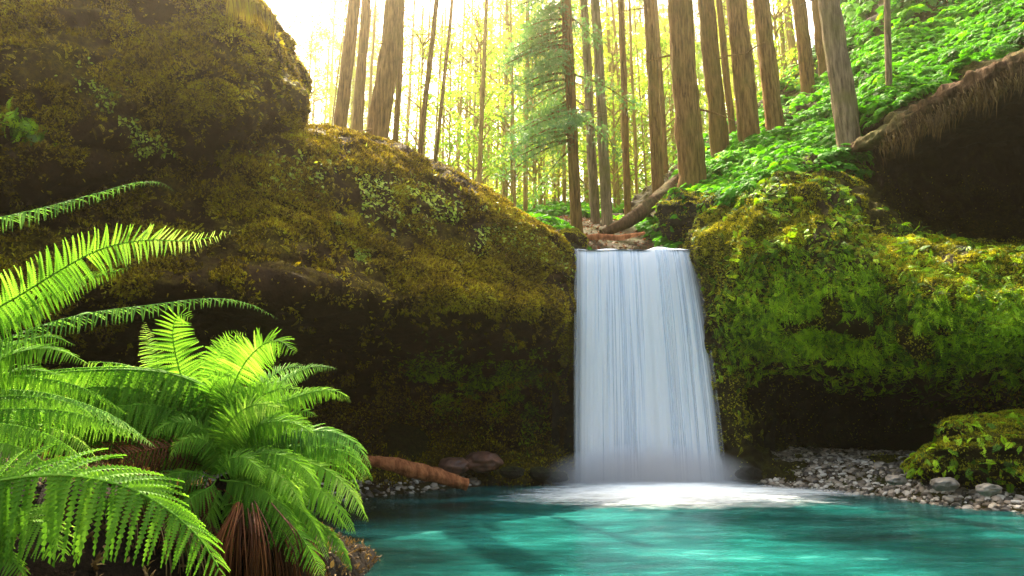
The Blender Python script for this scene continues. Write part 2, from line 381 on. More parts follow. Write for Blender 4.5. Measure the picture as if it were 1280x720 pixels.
# ------------------------------------------------------------------ right bank: face, recesses, hillside
def rc(*p): return col(*p)
right = [
  rc((Z, 846, 12.9, -.8), (Z, 858, 12.8, .2), (862, 540, 12.6), (862, 470, 12.6), (862, 400, 12.5), (862, 350, 12.5), (862, 320, 12.5), (866, 300, 12.7), (856, 293, 13.0), (838, 286, 13.5), (818, 272, 14.3), (802, 266, 15.6), (792, 268, 18), (780, 274, 21), (Z, 800, 26, 4), (Z, 800, 34, 4)),
  rc((Z, 906, 11.3, -.8), (Z, 900, 11.5, .2), (888, 540, 11.6), (884, 470, 11.6), (880, 400, 11.5), (874, 350, 11.4), (870, 315, 11.4), (868, 292, 11.6), (872, 278, 12.1), (880, 262, 12.9), (884, 240, 14.0), (886, 222, 15.6), (884, 206, 18), (884, 200, 21), (Z, 930, 26, 5), (Z, 930, 34, 4)),
  rc((Z, 930, 10.6, -.8), (Z, 930, 10.9, .15), (925, 545, 11.1), (920, 480, 11.1), (915, 400, 10.8), (912, 340, 10.7), (915, 290, 10.8), (918, 262, 11.1), (925, 248, 11.8), (925, 236, 12.8), (925, 220, 14.2), (925, 200, 16), (920, 178, 19), (918, 176, 22), (Z, 970, 28, 7), (Z, 970, 36, 5)),
  rc((Z, 980, 10.2, -.8), (Z, 980, 10.7, .12), (975, 560, 12.4), (970, 500, 12.7), (965, 430, 10.7), (960, 350, 10.2), (962, 280, 10.4), (965, 240, 10.9), (968, 222, 11.7), (970, 208, 13.0), (970, 190, 14.8), (970, 165, 17), (968, 142, 20), (968, 140, 23), (Z, 1020, 30, 9), (Z, 1020, 38, 5)),
  rc((Z, 1040, 9.9, -.8), (Z, 1040, 10.6, .10), (1040, 570, 13.4), (1040, 500, 13.6), (1035, 455, 10.6), (1030, 370, 9.9), (1025, 280, 10.2), (1020, 232, 10.8), (1018, 212, 11.6), (1020, 196, 12.9), (1020, 170, 14.8), (1020, 135, 18), (1018, 104, 22), (1018, 100, 25), (Z, 1060, 34, 12), (Z, 1060, 42, 6)),
  rc((Z, 1100, 9.6, -.8), (Z, 1100, 10.4, .10), (1105, 570, 13.6), (1105, 510, 13.8), (1100, 465, 10.4), (1090, 380, 9.7), (1085, 310, 9.9), (1080, 262, 10.6), (1072, 225, 11.5), (1068, 196, 12.2), (1068, 165, 14.0), (1065, 110, 17.5), (1062, 50, 22), (1060, 30, 26), (Z, 1090, 38, 18), (Z, 1090, 48, 8)),
  rc((Z, 1170, 9.2, -.8), (Z, 1170, 9.9, .10), (1175, 560, 12.6), (1175, 510, 12.8), (1165, 470, 10.0), (1155, 390, 9.2), (1150, 330, 9.4), (1140, 300, 10.0), (1125, 268, 12.9), (1120, 200, 13.4), (1118, 158, 10.9), (1112, 130, 12.6), (1110, 60, 17), (1108, -30, 23), (Z, 1120, 30, 19), (Z, 1120, 50, 14)),
  rc((Z, 1250, 8.8, -.8), (Z, 1250, 9.3, .10), (1255, 560, 10.3), (1250, 510, 10.4), (1240, 470, 9.5), (1230, 400, 8.8), (1225, 345, 9.0), (1215, 312, 9.6), (1200, 285, 12.8), (1195, 190, 13.2), (1190, 128, 10.3), (1190, 105, 11.8), (1190, 40, 16), (1190, -60, 23), (Z, 1190, 30, 22), (Z, 1190, 50, 18)),
  rc((Z, 1340, 8.2, -.8), (Z, 1340, 8.8, .10), (1340, 560, 9.4), (1335, 510, 9.6), (1330, 470, 8.9), (1320, 400, 8.3), (1310, 350, 8.5), (1300, 318, 9.1), (1290, 290, 12.4), (1285, 170, 12.8), (1280, 88, 9.7), (1280, 66, 11.2), (1280, 0, 15), (1280, -100, 22), (Z, 1280, 30, 24), (Z, 1280, 50, 20)),
  rc((Z, 1520, 7.4, -.8), (Z, 1520, 7.8, .10), (1520, 560, 8.4), (1510, 510, 8.6), (1500, 470, 8.0), (1490, 400, 7.5), (1480, 350, 7.7), (1470, 310, 8.3), (1460, 280, 10.0), (1450, 130, 10.4), (1440, 30, 9.0), (1440, 5, 10.4), (1440, -60, 15), (1440, -160, 22), (Z, 1440, 30, 26), (Z, 1440, 50, 22)),
  rc((Z, 1800, 6.4, -.8), (Z, 1800, 6.8, .10), (1800, 560, 7.3), (1780, 510, 7.4), (1760, 470, 7.0), (1750, 400, 6.6), (1740, 350, 6.8), (1720, 300, 7.4), (1710, 260, 9.0), (1700, 100, 9.4), (1690, -20, 8.0), (1690, -50, 9.6), (1690, -120, 15), (1690, -220, 22), (Z, 1690, 30, 28), (Z, 1690, 50, 24)),
]
def dright(V):
    return .20 * fbm(V, 1.1, 3, 51) + .16 * ridge(V, .6, 3, 52) + .07 * fbm(V, .2, 3, 53)
RV, RN = loft(right, 420, 620, dright, False)
o = loft_obj('hillside', RV, M['rock_right'], True); tag(o, kind='structure')
DBG.append(('right', RV))

# ------------------------------------------------------------------ forest floor behind
ys = np.concatenate([np.linspace(11.9, 40, 90), np.linspace(41, 400, 60)])
zy = np.interp(ys, [11.9, 12.6, 14, 17, 22, 30, 50, 100, 400], [3.4, P(0, 300, 12.6)[2], P(0, 288, 14)[2], P(0, 279, 17)[2], P(0, 270, 22)[2], P(0, 262, 30)[2], P(0, 258, 50)[2], 27, 60])
xs = np.concatenate([np.linspace(-160, -14, 20), np.linspace(-13, 14, 90), np.linspace(15, 160, 20)])
G = np.zeros((len(xs), len(ys), 3)); G[..., 0] = xs[:, None]; G[..., 1] = ys[None]; G[..., 2] = zy[None]
G[..., 2] += .12 * np.maximum(0, -G[..., 0] - 2.5) + .35 * np.maximum(0, G[..., 0] - 5 - (G[..., 1] - 12) * .12) * (ys[None] > 14)
G[..., 2] += .25 * fbm(G, 2.5, 3, 61) * np.clip((ys[None] - 12.5) / 3, 0, 1)
bedx = np.exp(-((G[..., 0] - (2.0 + .02 * np.maximum(ys[None] - 12, 0) ** 1.5)) / 1.0) ** 2) * np.clip((19 - ys[None]) / 5, 0, 1)
G[..., 2] -= .28 * bedx
GN = gnormals(G)
o = loft_obj('forest_floor', G, M['soil'], False); tag(o, kind='structure')
if GN[5, 5, 2] < 0: GN = -GN
def floor_z(x, y):
    i = np.interp(x, xs, np.arange(len(xs))); j = np.interp(y, ys, np.arange(len(ys)))
    return G[int(round(float(i))), int(round(float(j))), 2]

# pool bed and low ground around it (one sheet, reaches far behind the camera too)
bx = np.linspace(-60, 60, 200); by = np.linspace(-60, 13.5, 150)
B = np.zeros((200, 150, 3)); B[..., 0] = bx[:, None]; B[..., 1] = by[None]
def bed_z(x, y):
    left = np.clip((.15 - x - .05 * y) / 1.3, 0, 1)
    right = np.clip((x - (5.2 + .0 * y)) / 3.0, 0, 1) * np.clip((y - 4) / 3, 0, 1)
    far = np.clip((y - 10.2) / 1.4, 0, 1) * (np.abs(x - 2) > 1.8)
    dep = -1.3 + 1.12 * np.maximum(left, 0) + 1.15 * right + 1.2 * far
    out = np.clip((np.hypot(x, y - 5) - 22) / 10, 0, 1)
    return dep * (1 - out) + 1.0 * out
B[..., 2] = bed_z(B[..., 0], B[..., 1]) + .06 * fbm(B, .8, 3, 71)
o = loft_obj('pool_bed', B, M['soil']); tag(o, kind='structure')

# shores: low gravel aprons on both sides
def apron(name, pts, matn, seed):
    V, N = loft(pts, 160, 60, lambda V: .03 * fbm(V, .3, 3, seed), False)
    if N[..., 2].mean() < 0: N = -N
    o = loft_obj(name, V, M[matn]); tag(o, kind='structure'); return V, N
SL, SLN = apron('shore', [[PZ(px, Yf + 2.6, .45), PZ(px, Yf + 1.2, .26), PZ(px, Yf + .35, .07), PZ(px, Yf, -.02), PZ(px, Yf - .5, -.12), PZ(px, Yf - 1.2, -.5)]
     for px, Yf in ((200, 7.2), (330, 8.1), (440, 9.0), (500, 9.6), (560, 10.1), (620, 10.7), (680, 11.2), (720, 11.6))], 'soil', 81)
SR, SRN = apron('shore', [[PZ(px, Yf + 2.8, .42), PZ(px, Yf + 1.2, .30), PZ(px, Yf + .4, .10), PZ(px, Yf, -.02), PZ(px, Yf - .4, -.12), PZ(px, Yf - 1.0, -.5)]
     for px, Yf in ((880, 11.6), (920, 11.0), (960, 10.4), (1020, 9.9), (1090, 9.3), (1160, 8.6), (1240, 8.0), (1340, 7.4), (1500, 6.6))], 'soil', 83)
#--MORE
# ------------------------------------------------------------------ water
def wmesh():
    x = np.linspace(-9, 11, 520); y = np.linspace(.2, 12.2, 420)
    W = np.zeros((520, 420, 3)); W[..., 0] = x[:, None]; W[..., 1] = y[None]
    r = np.hypot((W[..., 0] - 2.0), (W[..., 1] - 10.8))
    near = np.exp(-r / 2.2)
    q = W.copy(); q[..., 0] *= .55
    W[..., 2] = (.006 + .028 * near) * fbm(q, .28, 3, 91) + .010 * fbm(q, .9, 2, 92) + .010 * near * np.sin(r * 9 + 2 * fbm(W, .8, 2, 93))
    return W
W = wmesh()
t = NT('turquoise pool water'); co = geoco(t)
sep = t.n('SeparateXYZ'); t.l(co, sep.inputs[0])
mp = t.n('Mapping'); t.l(co, mp.inputs[0]); mp.inputs['Scale'].default_value = (.55, 1.3, 1)
na = t.noise(mp.outputs[0], .8, 4, .6); nb = t.noise(mp.outputs[0], 5.0, 5, .65)
f = t.math('ADD', t.math('MULTIPLY', t.math('SUBTRACT', na, .5), 2.0), t.math('MULTIPLY', t.math('SUBTRACT', nb, .5), 1.0))
body = t.ramp(t.math('ADD', f, .5), [(0, (.001, .014, .013)), (.45, (.003, .050, .046)), (.8, (.010, .12, .108)), (1, (.05, .24, .21))])
df = t.n('BsdfDiffuse'); t.l(body, df.inputs['Color'])
tp = t.n('BsdfTransparent'); tp.inputs[0].default_value = (.45, .62, .42, 1)
# silt-laden meltwater: milky where deep, clear over the shallow left margin
sh = t.math('ADD', t.math('ADD', sep.outputs['X'], t.math('MULTIPLY', sep.outputs['Y'], .13)), t.math('MULTIPLY', t.math('SUBTRACT', na, .5), 1.6))
clear = t.ramp(t.math('MULTIPLY', t.math('ADD', sh, 1.0), .5), [(.15, .88), (.9, .04)])
b1 = t.mixs(clear, df.outputs[0], tp.outputs[0])
gl = t.n('BsdfGlossy', Roughness=.09); gl.inputs['Color'].default_value = (.85, .95, 1, 1)
bh = t.math('ADD', t.noise(mp.outputs[0], 7, 4, .6), t.math('MULTIPLY', t.noise(mp.outputs[0], 26, 3), .25))
bn = t.bump(bh, .22, .08); t.l(bn, gl.inputs['Normal'])
fr = t.n('Fresnel', IOR=1.33); t.l(bn, fr.inputs['Normal'])
M['water'] = t.done(t.mixs(t.math('MULTIPLY', fr.outputs[0], .75), b1, gl.outputs[0]))
o = loft_obj('water', W, M['water']); tag(o, kind='structure')

# stream above the lip
def strm():
    c = []
    for px in (722, 745, 790, 835, 862):
        c.append([PZ(px, 11.46, 3.655), PZ(px, 11.9, 3.69), PZ(px, 13, 3.86), PZ(px + 6, 16, 4.26), PZ(px + 14, 20, 4.9)])
    return loft(c, 60, 80, lambda V: .02 * fbm(V, .25, 2, 95), False)[0]
S_ = strm()
t = NT('white running water'); df = t.n('BsdfPrincipled', Roughness=.25); mp = t.n('Mapping'); t.l(geoco(t), mp.inputs[0]); mp.inputs['Scale'].default_value = (9, 1.2, 1)
t.l(t.ramp(t.noise(mp.outputs[0], 1.5, 4), [(.3, (.16, .22, .30)), (.7, (.75, .82, .9))]), df.inputs['Base Color']); M['stream'] = t.done(df.outputs[0])
o = loft_obj('stream_water', S_, M['stream']); tag(o, kind='structure')

# the waterfall: three veils of long-exposure water, each a curved sheet
def fall_mat(name, seed, lo, hi, op):
    t = NT(name); uv = t.n('UVMap').outputs[0]
    sp = t.n('SeparateXYZ'); t.l(uv, sp.inputs[0])
    def streak(sx, sy, off, det=3):
        mp = t.n('Mapping'); t.l(uv, mp.inputs[0]); mp.inputs['Scale'].default_value = (sx, sy, 1); mp.inputs['Location'].default_value = (seed * 7.3 + off, seed, seed * 2.1)
        return t.noise(mp.outputs[0], 1, det, .6)
    s1 = streak(7, .3, 0, 3); s2 = streak(42, .7, 3, 2); s3 = streak(110, 1.0, 8, 1)
    a = t.math('ADD', t.math('ADD', t.math('MULTIPLY', s1, 1.25), t.math('MULTIPLY', s2, .62)), t.math('MULTIPLY', s3, .28))
    al = t.ramp(a, [(lo, 0), (hi, 1)])
    # edges thin out
    u = sp.outputs['X']; e = t.math('MINIMUM', u, t.math('SUBTRACT', 1.0, u)); e = t.ramp(t.math('ADD', e, t.math('MULTIPLY', t.math('SUBTRACT', s2, .5), .10)), [(0, 0), (.09, 1)])
    al = t.math('MULTIPLY', t.math('MULTIPLY', al, e), op)
    a = t.math('SUBTRACT', a, .06)
    c = t.ramp(a, [(.70, (.46, .60, .92)), (.88, (.76, .87, 1.0)), (1.04, (.93, .97, 1))])  # bluish shadow of the fall is put into the lower colour stops
    d = t.n('BsdfDiffuse'); tr = t.n('BsdfTranslucent'); tp = t.n('BsdfTransparent')
    t.l(c, d.inputs[0]); t.l(c, tr.inputs[0])
    return t.done(t.mixs(al, tp.outputs[0], t.mixs(.3, d.outputs[0], tr.outputs[0])))
wf = empty('waterfall', PZ(800, 11.2, 0)); tag(wf, 'white silky waterfall pouring over the rock lip into the turquoise pool', 'waterfall')
def veil(seed, off, lo, hi, op, u0=0, u1=1, push=0):
    n, m = 260, 160
    u = np.linspace(u0, u1, n)[:, None]; v = np.linspace(0, 1, m)[None]
    zt, zb = 3.69 + .035 * vnoise(np.stack([u * 7, 0 * u, 0 * u + 3], -1), 5), -.03
    tt = v ** 1.15
    z = zt - (zt - zb) * np.clip((tt - .03) / .97, 0, 1) ** 1.25
    top = 718 + (866 - 718) * u; botr = 713 + (910 - 713) * u
    k = np.clip((zt - z) / (zt - zb), 0, 1)
    wv = .10 * np.sin(u * 9 + seed) + .05 * np.sin(u * 23 + seed * 2)
    y = 11.55 - (.55 + off + wv * .5) * k ** .5 - .04 * v
    px = top + (botr - top) * (k ** .8 * (.35 + .65 * u) / 1.0 if True else k)
    rdg = fbm(np.stack([u * 16 + 0 * v + seed * 10, v * 1.2 + 0 * u, 0 * u + 0 * v + seed], -1), 1.0, 3, 100 + seed)
    y = y - .05 * rdg * np.clip(k * 3, 0, 1)
    d = y * ct + (z - CAMZ) * st
    x = (px - 640) / FPX * d
    V = np.stack([x + 0 * y, y + 0 * x, z + 0 * x], -1)
    uv = np.stack([u + 0 * v, v + 0 * u], -1).reshape(-1, 2)
    mt = fall_mat('falling water', seed, lo, hi, op)
    o = mesh_obj('water_veil', V.reshape(-1, 3), grid_faces(n, m)[:, ::-1], mt, wf, True, uv=uv)
    o.matrix_parent_inverse = wf.matrix_world.inverted() if False else o.matrix_parent_inverse
    o.location = -wf.location
    return o
veil(1, -.12, .28, .85, .985); veil(2, .0, .74, 1.15, .85); veil(3, .10, .86, 1.26, .75)
# side trickles on the right shoulder of the fall
# foam where it lands
def foam(name, cx, cy, rx, ry, h, seed, mt):
    n, m = 90, 220
    r = np.linspace(0.001, 1, n)[:, None]; a = np.linspace(0, 2 * np.pi, m)[None]
    rad = 1 + .22 * vnoise(np.stack([np.cos(a) * 2, np.sin(a) * 2, a * 0 + seed], -1), seed)
    x = cx + rx * r * np.cos(a) * rad; y = cy + ry * r * np.sin(a) * rad
    V = np.stack([x, y, 0 * x], -1)
    V[..., 2] = .022 + h * np.exp(-(r * 1.9) ** 2) * (1 + .5 * fbm(V, .3, 3, seed)) + .012 * fbm(V, .15, 2, seed + 1) * (1 - r)
    return mesh_obj(name, V.reshape(-1, 3), grid_faces(n, m), mt, wf, True, uv=np.stack([r + 0 * a, a / 6.2832 + 0 * r], -1).reshape(-1, 2))
t = NT('foam'); uv = t.n('UVMap').outputs[0]; sp = t.n('SeparateXYZ'); t.l(uv, sp.inputs[0])
mp = t.n('Mapping'); t.l(geoco(t), mp.inputs[0]); mp.inputs['Scale'].default_value = (1.0, 2.6, 1)
nn = t.math('ADD', t.math('MULTIPLY', t.noise(mp.outputs[0], 2.2, 6, .7), .8), t.math('MULTIPLY', t.noise(mp.outputs[0], 11, 4, .7), .5))
al = t.ramp(t.math('SUBTRACT', t.math('ADD', nn, .30), t.math('MULTIPLY', sp.outputs['X'], 1.15)), [(.0, 0), (.66, 1)])
d = t.n('BsdfDiffuse'); d.inputs[0].default_value = (.70, .78, .81, 1); tp = t.n('BsdfTransparent')
M['foam'] = t.done(t.mixs(al, tp.outputs[0], d.outputs[0]))
for args in (('foam', 2.05, 9.6, 2.75, 2.3, .05, 3),):
    o = foam(*args, M['foam']); o.location = -wf.location
# spray mist at the foot: small soft volume
def mist():
    import bmesh
    bm = bmesh.new(); bmesh.ops.create_icosphere(bm, subdivisions=3, radius=1)
    V = np.array([v.co[:] for v in bm.verts]) * np.array([1.6, .6, .5]) + np.array([2.0, 10.7, .12]); F = np.array([[v.index for v in f.verts] for f in bm.faces]); bm.free()
    t = NT('spray mist'); pv = t.n('VolumePrincipled', Density=.9, Anisotropy=.2); pv.inputs['Color'].default_value = (.95, .97, 1, 1)
    tc = t.n('TexCoord'); 
    gr = t.n('TexGradient', _gradient_type='SPHERICAL'); mp = t.n('Mapping'); t.l(tc.outputs['Generated'], mp.inputs[0])
    mp.inputs['Location'].default_value = (-1, -1, -1); mp.inputs['Scale'].default_value = (2, 2, 2); t.l(mp.outputs[0], gr.inputs[0])
    t.l(t.math('MULTIPLY', gr.outputs[0], 6.0), pv.inputs['Density']); t.l(pv.outputs[0], t.out.inputs['Volume'])
    o = mesh_obj('spray_mist', V, F, t.m, wf, True); o.location = -wf.location
mist()

# ------------------------------------------------------------------ moss and creeping plants on the rocks
def ramp01(x, a, b): return np.clip((x - a) / (b - a), 0, 1)
def mask_front(px0=-80, px1=1340, py0=-40, py1=760):
    def f(c, n):
        px, py = proj(c); 
        return ((px > px0) & (px < px1) & (py > py0) & (py < py1) & (c[..., 1] > 1)).astype(float)
    return f
def mossmask(seed, base=.3, zlow=.8, px0=-60):
    mf = mask_front(px0)
    def f(c, n):
        k = np.clip(base + 2.3 * fbm(c, .9, 3, seed) + 1.6 * fbm(c, .22, 2, seed + 1) + .5 * n[..., 2], 0.02, 1.2)
        return mf(c, n) * k * (.12 + .88 * ramp01(c[..., 2], zlow, zlow + 1.0)) * (n[..., 2] > -.75) * (n @ np.array([0, -1.0, .25]) > -.45)
    return f
def tufts(name, V, N, cnt, mat, mask, s0, s1, tpl, label, cat, lean=.4, down=.6, flatten=None):
    p, n = sample(V, N, cnt, mask)
    X, Y, Zv = frames(n, lean=lean, down=down)
    sc = RNG.uniform(s0, s1, cnt)
    o = scatter(name, tpl, None, p, X, Y, Zv, sc, mat); tag(o, label, cat, kind='stuff'); return o
tufts('moss', LV, LN, 260000, M['moss'], mossmask(201, .55), .020, .055, BL, 'olive and golden moss coating the long sandstone outcrop left of the fall', 'moss')
tufts('moss', UV_, UN, 140000, M['moss'], mossmask(211, .40), .018, .05, BL, 'dark olive moss coating the overhanging boulder at top left', 'moss')
tufts('moss', LV, LN, 9000, M['moss'], mossmask(241, -.1), .05, .11, FN, 'longer feathery moss sprigs hanging in patches on the long outcrop', 'moss', .5, 1.2)
tufts('moss', UV_, UN, 5000, M['moss'], mossmask(242, -.1), .05, .10, FN, 'longer feathery moss sprigs hanging in patches on the top left boulder', 'moss', .5, 1.2)
def bandmask(poly, wdt, seed, thr=.0):
    """density near a polyline in photo space: where the creeping plants root on the rock"""
    A = np.array(poly, float)
    mf = mask_front()
    def f(c, n):
        px, py = proj(c); d = np.full(px.shape, 1e9)
        for a, b in zip(A[:-1], A[1:]):
            ab = b - a; t_ = np.clip(((px - a[0]) * ab[0] + (py - a[1]) * ab[1]) / (ab @ ab), 0, 1)
            d = np.minimum(d, np.hypot(px - a[0] - t_ * ab[0], py - a[1] - t_ * ab[1]))
        return mf(c, n) * np.exp(-(d / wdt) ** 2) * (fbm(c, .35, 2, seed) > thr) * (n @ np.array([0, -1.0, .3]) > -.1)
    return f
tufts('creeping_plants', LV, LN, 5200, M['ivy'], bandmask([(330, 215), (395, 220), (450, 235), (520, 255), (580, 285), (640, 290), (690, 320)], 22, 221, -.12), .035, .085, LF, 'band of small pale creeping leaves along the top of the long outcrop', 'creeping plants', .6, .8)
tufts('creeping_plants', LV, LN, 600, M['ivy'], bandmask([(420, 270), (440, 310), (445, 345)], 18, 222, .1), .03, .06, LF, 'small cluster of creeping leaves hanging on the outcrop face below the leafy band', 'creeping plants', .6, .8)
tufts('creeping_plants', LV, LN, 6500, M['bankleaf'], bandmask([(540, 480), (600, 490), (655, 480), (650, 520)], 30, 223, -.1), .04, .09, FN, 'green fringe of tiny ferns under the outcrop just left of the waterfall', 'creeping plants', .6, 1.0)
tufts('creeping_plants', UV_, UN, 700, M['ivy'], bandmask([(115, 95), (150, 130), (180, 160), (190, 200), (240, 215)], 16, 224, .05), .03, .055, LF, 'thin trailing line of small leaves down the top left boulder', 'creeping plants', .6, .8)
tufts('rock_ferns', UV_, UN, 130, M['bankleaf'], bandmask([(-10, 138), (20, 150), (48, 168)], 9, 225, -1), .08, .16, SP, 'little green ferns growing on the boulder at the left edge of the photo', 'small ferns', .5, 1.2)
tufts('moss', EV, EN, 9000, M['moss_green'], mossmask(231, .2, 2.6), .02, .04, BL, 'thin green moss on the dark ledge beside the top of the fall', 'moss')

# right bank greenery
def pmask(fn, seed, thr, facing=-.2):
    mf = mask_front(850)
    def f(c, n):
        px, py = proj(c)
        return mf(c, n) * fn(px, py, c) * (fbm(c, .45, 3, seed) > thr) * (n @ np.array([0, -1.0, .35]) > facing)
    return f
def face_zone(px, py, c):   # vegetated middle band of the rock face
    k = np.exp(-((py - (395 + (px - 1000) * .02)) / 58) ** 2) * ramp01(px, 885, 960)
    return k * (c[..., 1] < 11.6) * (py > 250)
def crest_zone(px, py, c):
    return np.exp(-((py - (285 + (px > 1100) * 25)) / 50) ** 2) * (c[..., 1] < 12.0) * (px > 868) * ((c[..., 1] < 10.6) | (px < 1085))
def slope_zone(px, py, c):
    return ((c[..., 1] > 11.2) & (py < 255) & ~((c[..., 1] < 14.6) & (px > 1078) & (py > 150 - .46 * (px - 1110)))).astype(float) * (c[..., 1] ** 1.0)
tufts('moss', RV, RN, 150000, M['moss_green'], pmask(lambda px, py, c: (.25 + crest_zone(px, py, c)) * (py > 215) * (py < 600) * (1 - .9 * ((py > 455) & (px > 930) & (px < 1200))) * (1 - .97 * ((px > 1085) & (py < 300) & (c[..., 1] > 10.2))), 301, -.25), .018, .045, BL, 'green and yellow moss coating the rock face right of the waterfall', 'moss')
tufts('rock_ferns', RV, RN, 15000, M['bankleaf'], pmask(face_zone, 311, -.25), .06, .17, FN, 'bright green hanging ferns covering the middle of the right rock face', 'small ferns', .45, 1.6)
tufts('rock_ferns', RV, RN, 5000, M['moss_green'], pmask(lambda px, py, c: crest_zone(px, py, c), 312, -.15), .05, .13, FN, 'yellow-green ferns and moss on the sunny crest of the right rock face', 'small ferns', .5, .6)
tufts('rock_ferns', RV, RN, 3600, M['bankleaf'], pmask(lambda px, py, c: crest_zone(px, py + 25, c), 314, .0), .07, .16, FN + SP, 'bright lime ferns tucked into the moss on the crest right of the fall', 'small ferns', .5, .9)
tufts('rock_ferns', RV, RN, 3000, M['moss_green'], pmask(lambda px, py, c: np.exp(-((px - 920) / 45) ** 2) * (py > 330) * (py < 560), 313, -.15), .06, .14, FN, 'dark fern fringe on the rock immediately right of the falling water', 'small ferns', .5, 1.6)
# hillside ground cover in mounds
def mounds(V, N, mask, cnt, per, s0, s1, mat, label, tpl, rad):
    p, n = sample(V, N, cnt, mask)
    q = np.repeat(p, per, 0); nn = np.repeat(n, per, 0); ms = np.repeat(RNG.uniform(.7, 1.35, cnt), per)
    d = nrm(RNG.normal(size=(cnt * per, 3))); up = nrm(nn * .3 + np.array([0, 0, 1.0]))
    d = nrm(d + up * 1.1)
    q = q + d * (rad * ms * RNG.uniform(.45, 1, cnt * per))[:, None]
    out = nrm(d * np.array([1, 1, .15]) + RNG.normal(size=d.shape) * .3)
    Zv = nrm(d + up * .6 + .3 * RNG.normal(size=d.shape)); Yv = nrm(out - (out * Zv).sum(1, keepdims=True) * Zv); X = np.cross(Yv, Zv)
    rn = np.clip(np.repeat(RNG.random(cnt), per) * .5 + RNG.random(cnt * per) * .5, 0, 1)
    o = scatter('ground_cover', tpl, None, q, X, Yv, Zv, RNG.uniform(s0, s1, cnt * per) * ms, mat, rn)
    tag(o, label, 'ground cover', kind='stuff')
mounds(RV, RN, pmask(lambda px, py, c: slope_zone(px, py, c) * (c[..., 1] < 17), 321, -.30, -2), 2600, 20, .08, .17, M['herb'], 'bright green leafy herbs covering the near part of the right hillside', SPW, .17)
mounds(RV, RN, pmask(lambda px, py, c: slope_zone(px, py, c) * (c[..., 1] >= 17), 322, -.35, -2), 2600, 16, .15, .30, M['herb'], 'green leafy herbs covering the upper right hillside below the trees', SPW, .32)
def fmask(c, n):
    px, py = proj(c)
    return ((px > 300) & (px < 960) & (c[..., 1] < 45)) * ((np.abs(c[..., 0] - 1.95) > 1.0) | (c[..., 1] > 19)) * (fbm(c, 1.2, 2, 331) > -.15)
mounds(G, GN, fmask, 2600, 12, .18, .34, M['herb'], 'low sunlit undergrowth on the forest floor behind the waterfall', SPW, .22)
mounds(G, GN, lambda c, n: (lambda px, py: ((px > 700) & (px < 870) & (c[..., 1] < 18) & (c[..., 1] > 12.1) & (np.abs(c[..., 0] - 2.0) > .75)).astype(float))(*proj(c)), 420, 14, .07, .15, M['herb'], 'small bright plants on the ground beside the top of the waterfall', SPW, .12)
def litmask(c, n):
    px, py = proj(c); return ((px > 640) & (px < 900) & (c[..., 1] < 20)).astype(float)
p_, n_ = sample(G, GN, 2600, litmask); X, Yv, Zv = frames(n_, lean=.5)
o = scatter('leaf_litter', LF, None, p_ + n_ * .02, X, Yv, Zv, RNG.uniform(.05, .1, 2600), M['fern_dead']); tag(o, 'brown leaf litter on the ground just above the waterfall lip', 'leaf litter', kind='stuff')

# ------------------------------------------------------------------ tubes, logs, roots
def tube(path, rad, sides=16, seed=0, bump_=.0, nseg=None, lobes=0):
    path = np.asarray(path, float); rad = np.asarray(rad, float)
    n = nseg or max(8, len(path) * 4)
    Pp = cr(path, n); Rr = cr(rad[:, None], n)[:, 0]
    T = nrm(np.gradient(Pp, axis=0)); ref = np.array([0.13, .99, .05]) if abs(T[:, 2]).mean() > .6 else np.array([0, 0, 1.0])
    A = nrm(np.cross(T, ref)); Bv = np.cross(T, A)
    a = np.linspace(0, 2 * np.pi, sides, endpoint=False)
    ca, sa = np.cos(a)[None, :, None], np.sin(a)[None, :, None]
    D = A[:, None] * ca + Bv[:, None] * sa
    r = Rr[:, None, None] * np.ones((1, sides, 1))
    if bump_:
        q = np.concatenate([np.broadcast_to(np.cos(a)[None, :, None] * 1.6, (n, sides, 1)), np.broadcast_to(np.sin(a)[None, :, None] * 1.6, (n, sides, 1)), np.broadcast_to((np.arange(n) * .22)[:, None, None], (n, sides, 1))], -1)
        r = r * (1 + bump_ * fbm(q + seed * 5.3, 1.0, 3, seed)[..., None] + bump_ * .6 * fbm(q * np.array([4, 4, .5]) + seed, 1.0, 2, seed + 1)[..., None])
    if lobes:
        fl = np.clip(1 - np.arange(n) / (n * .075), 0, 1)[:, None] ** 2
        r = r * (1 + (fl * (.25 + .25 * np.sin(a[None] * lobes + seed) + .2 * np.sin(a[None] * (lobes + 3) + seed * 2)))[..., None])
    V = Pp[:, None] + D * r
    F = grid_faces(n, sides, True)
    V = np.concatenate([V.reshape(-1, 3), Pp[:1], Pp[-1:]]); k = n * sides
    i = np.arange(sides); j = (i + 1) % sides
    caps = np.concatenate([np.stack([np.full(sides, k), i, j], 1), np.stack([np.full(sides, k + 1), (n - 1) * sides + j, (n - 1) * sides + i], 1)])
    return V, [F[:, ::-1], caps[:, ::-1] if False else caps]
def join(parts):
    Vs = []; F3 = []; F4 = []; off = 0
    for V, Fs in parts:
        for f in Fs: (F3 if f.shape[1] == 3 else F4).append(f + off)
        Vs.append(V); off += len(V)
    return np.concatenate(Vs), [np.concatenate(x) for x in (F3, F4) if x]
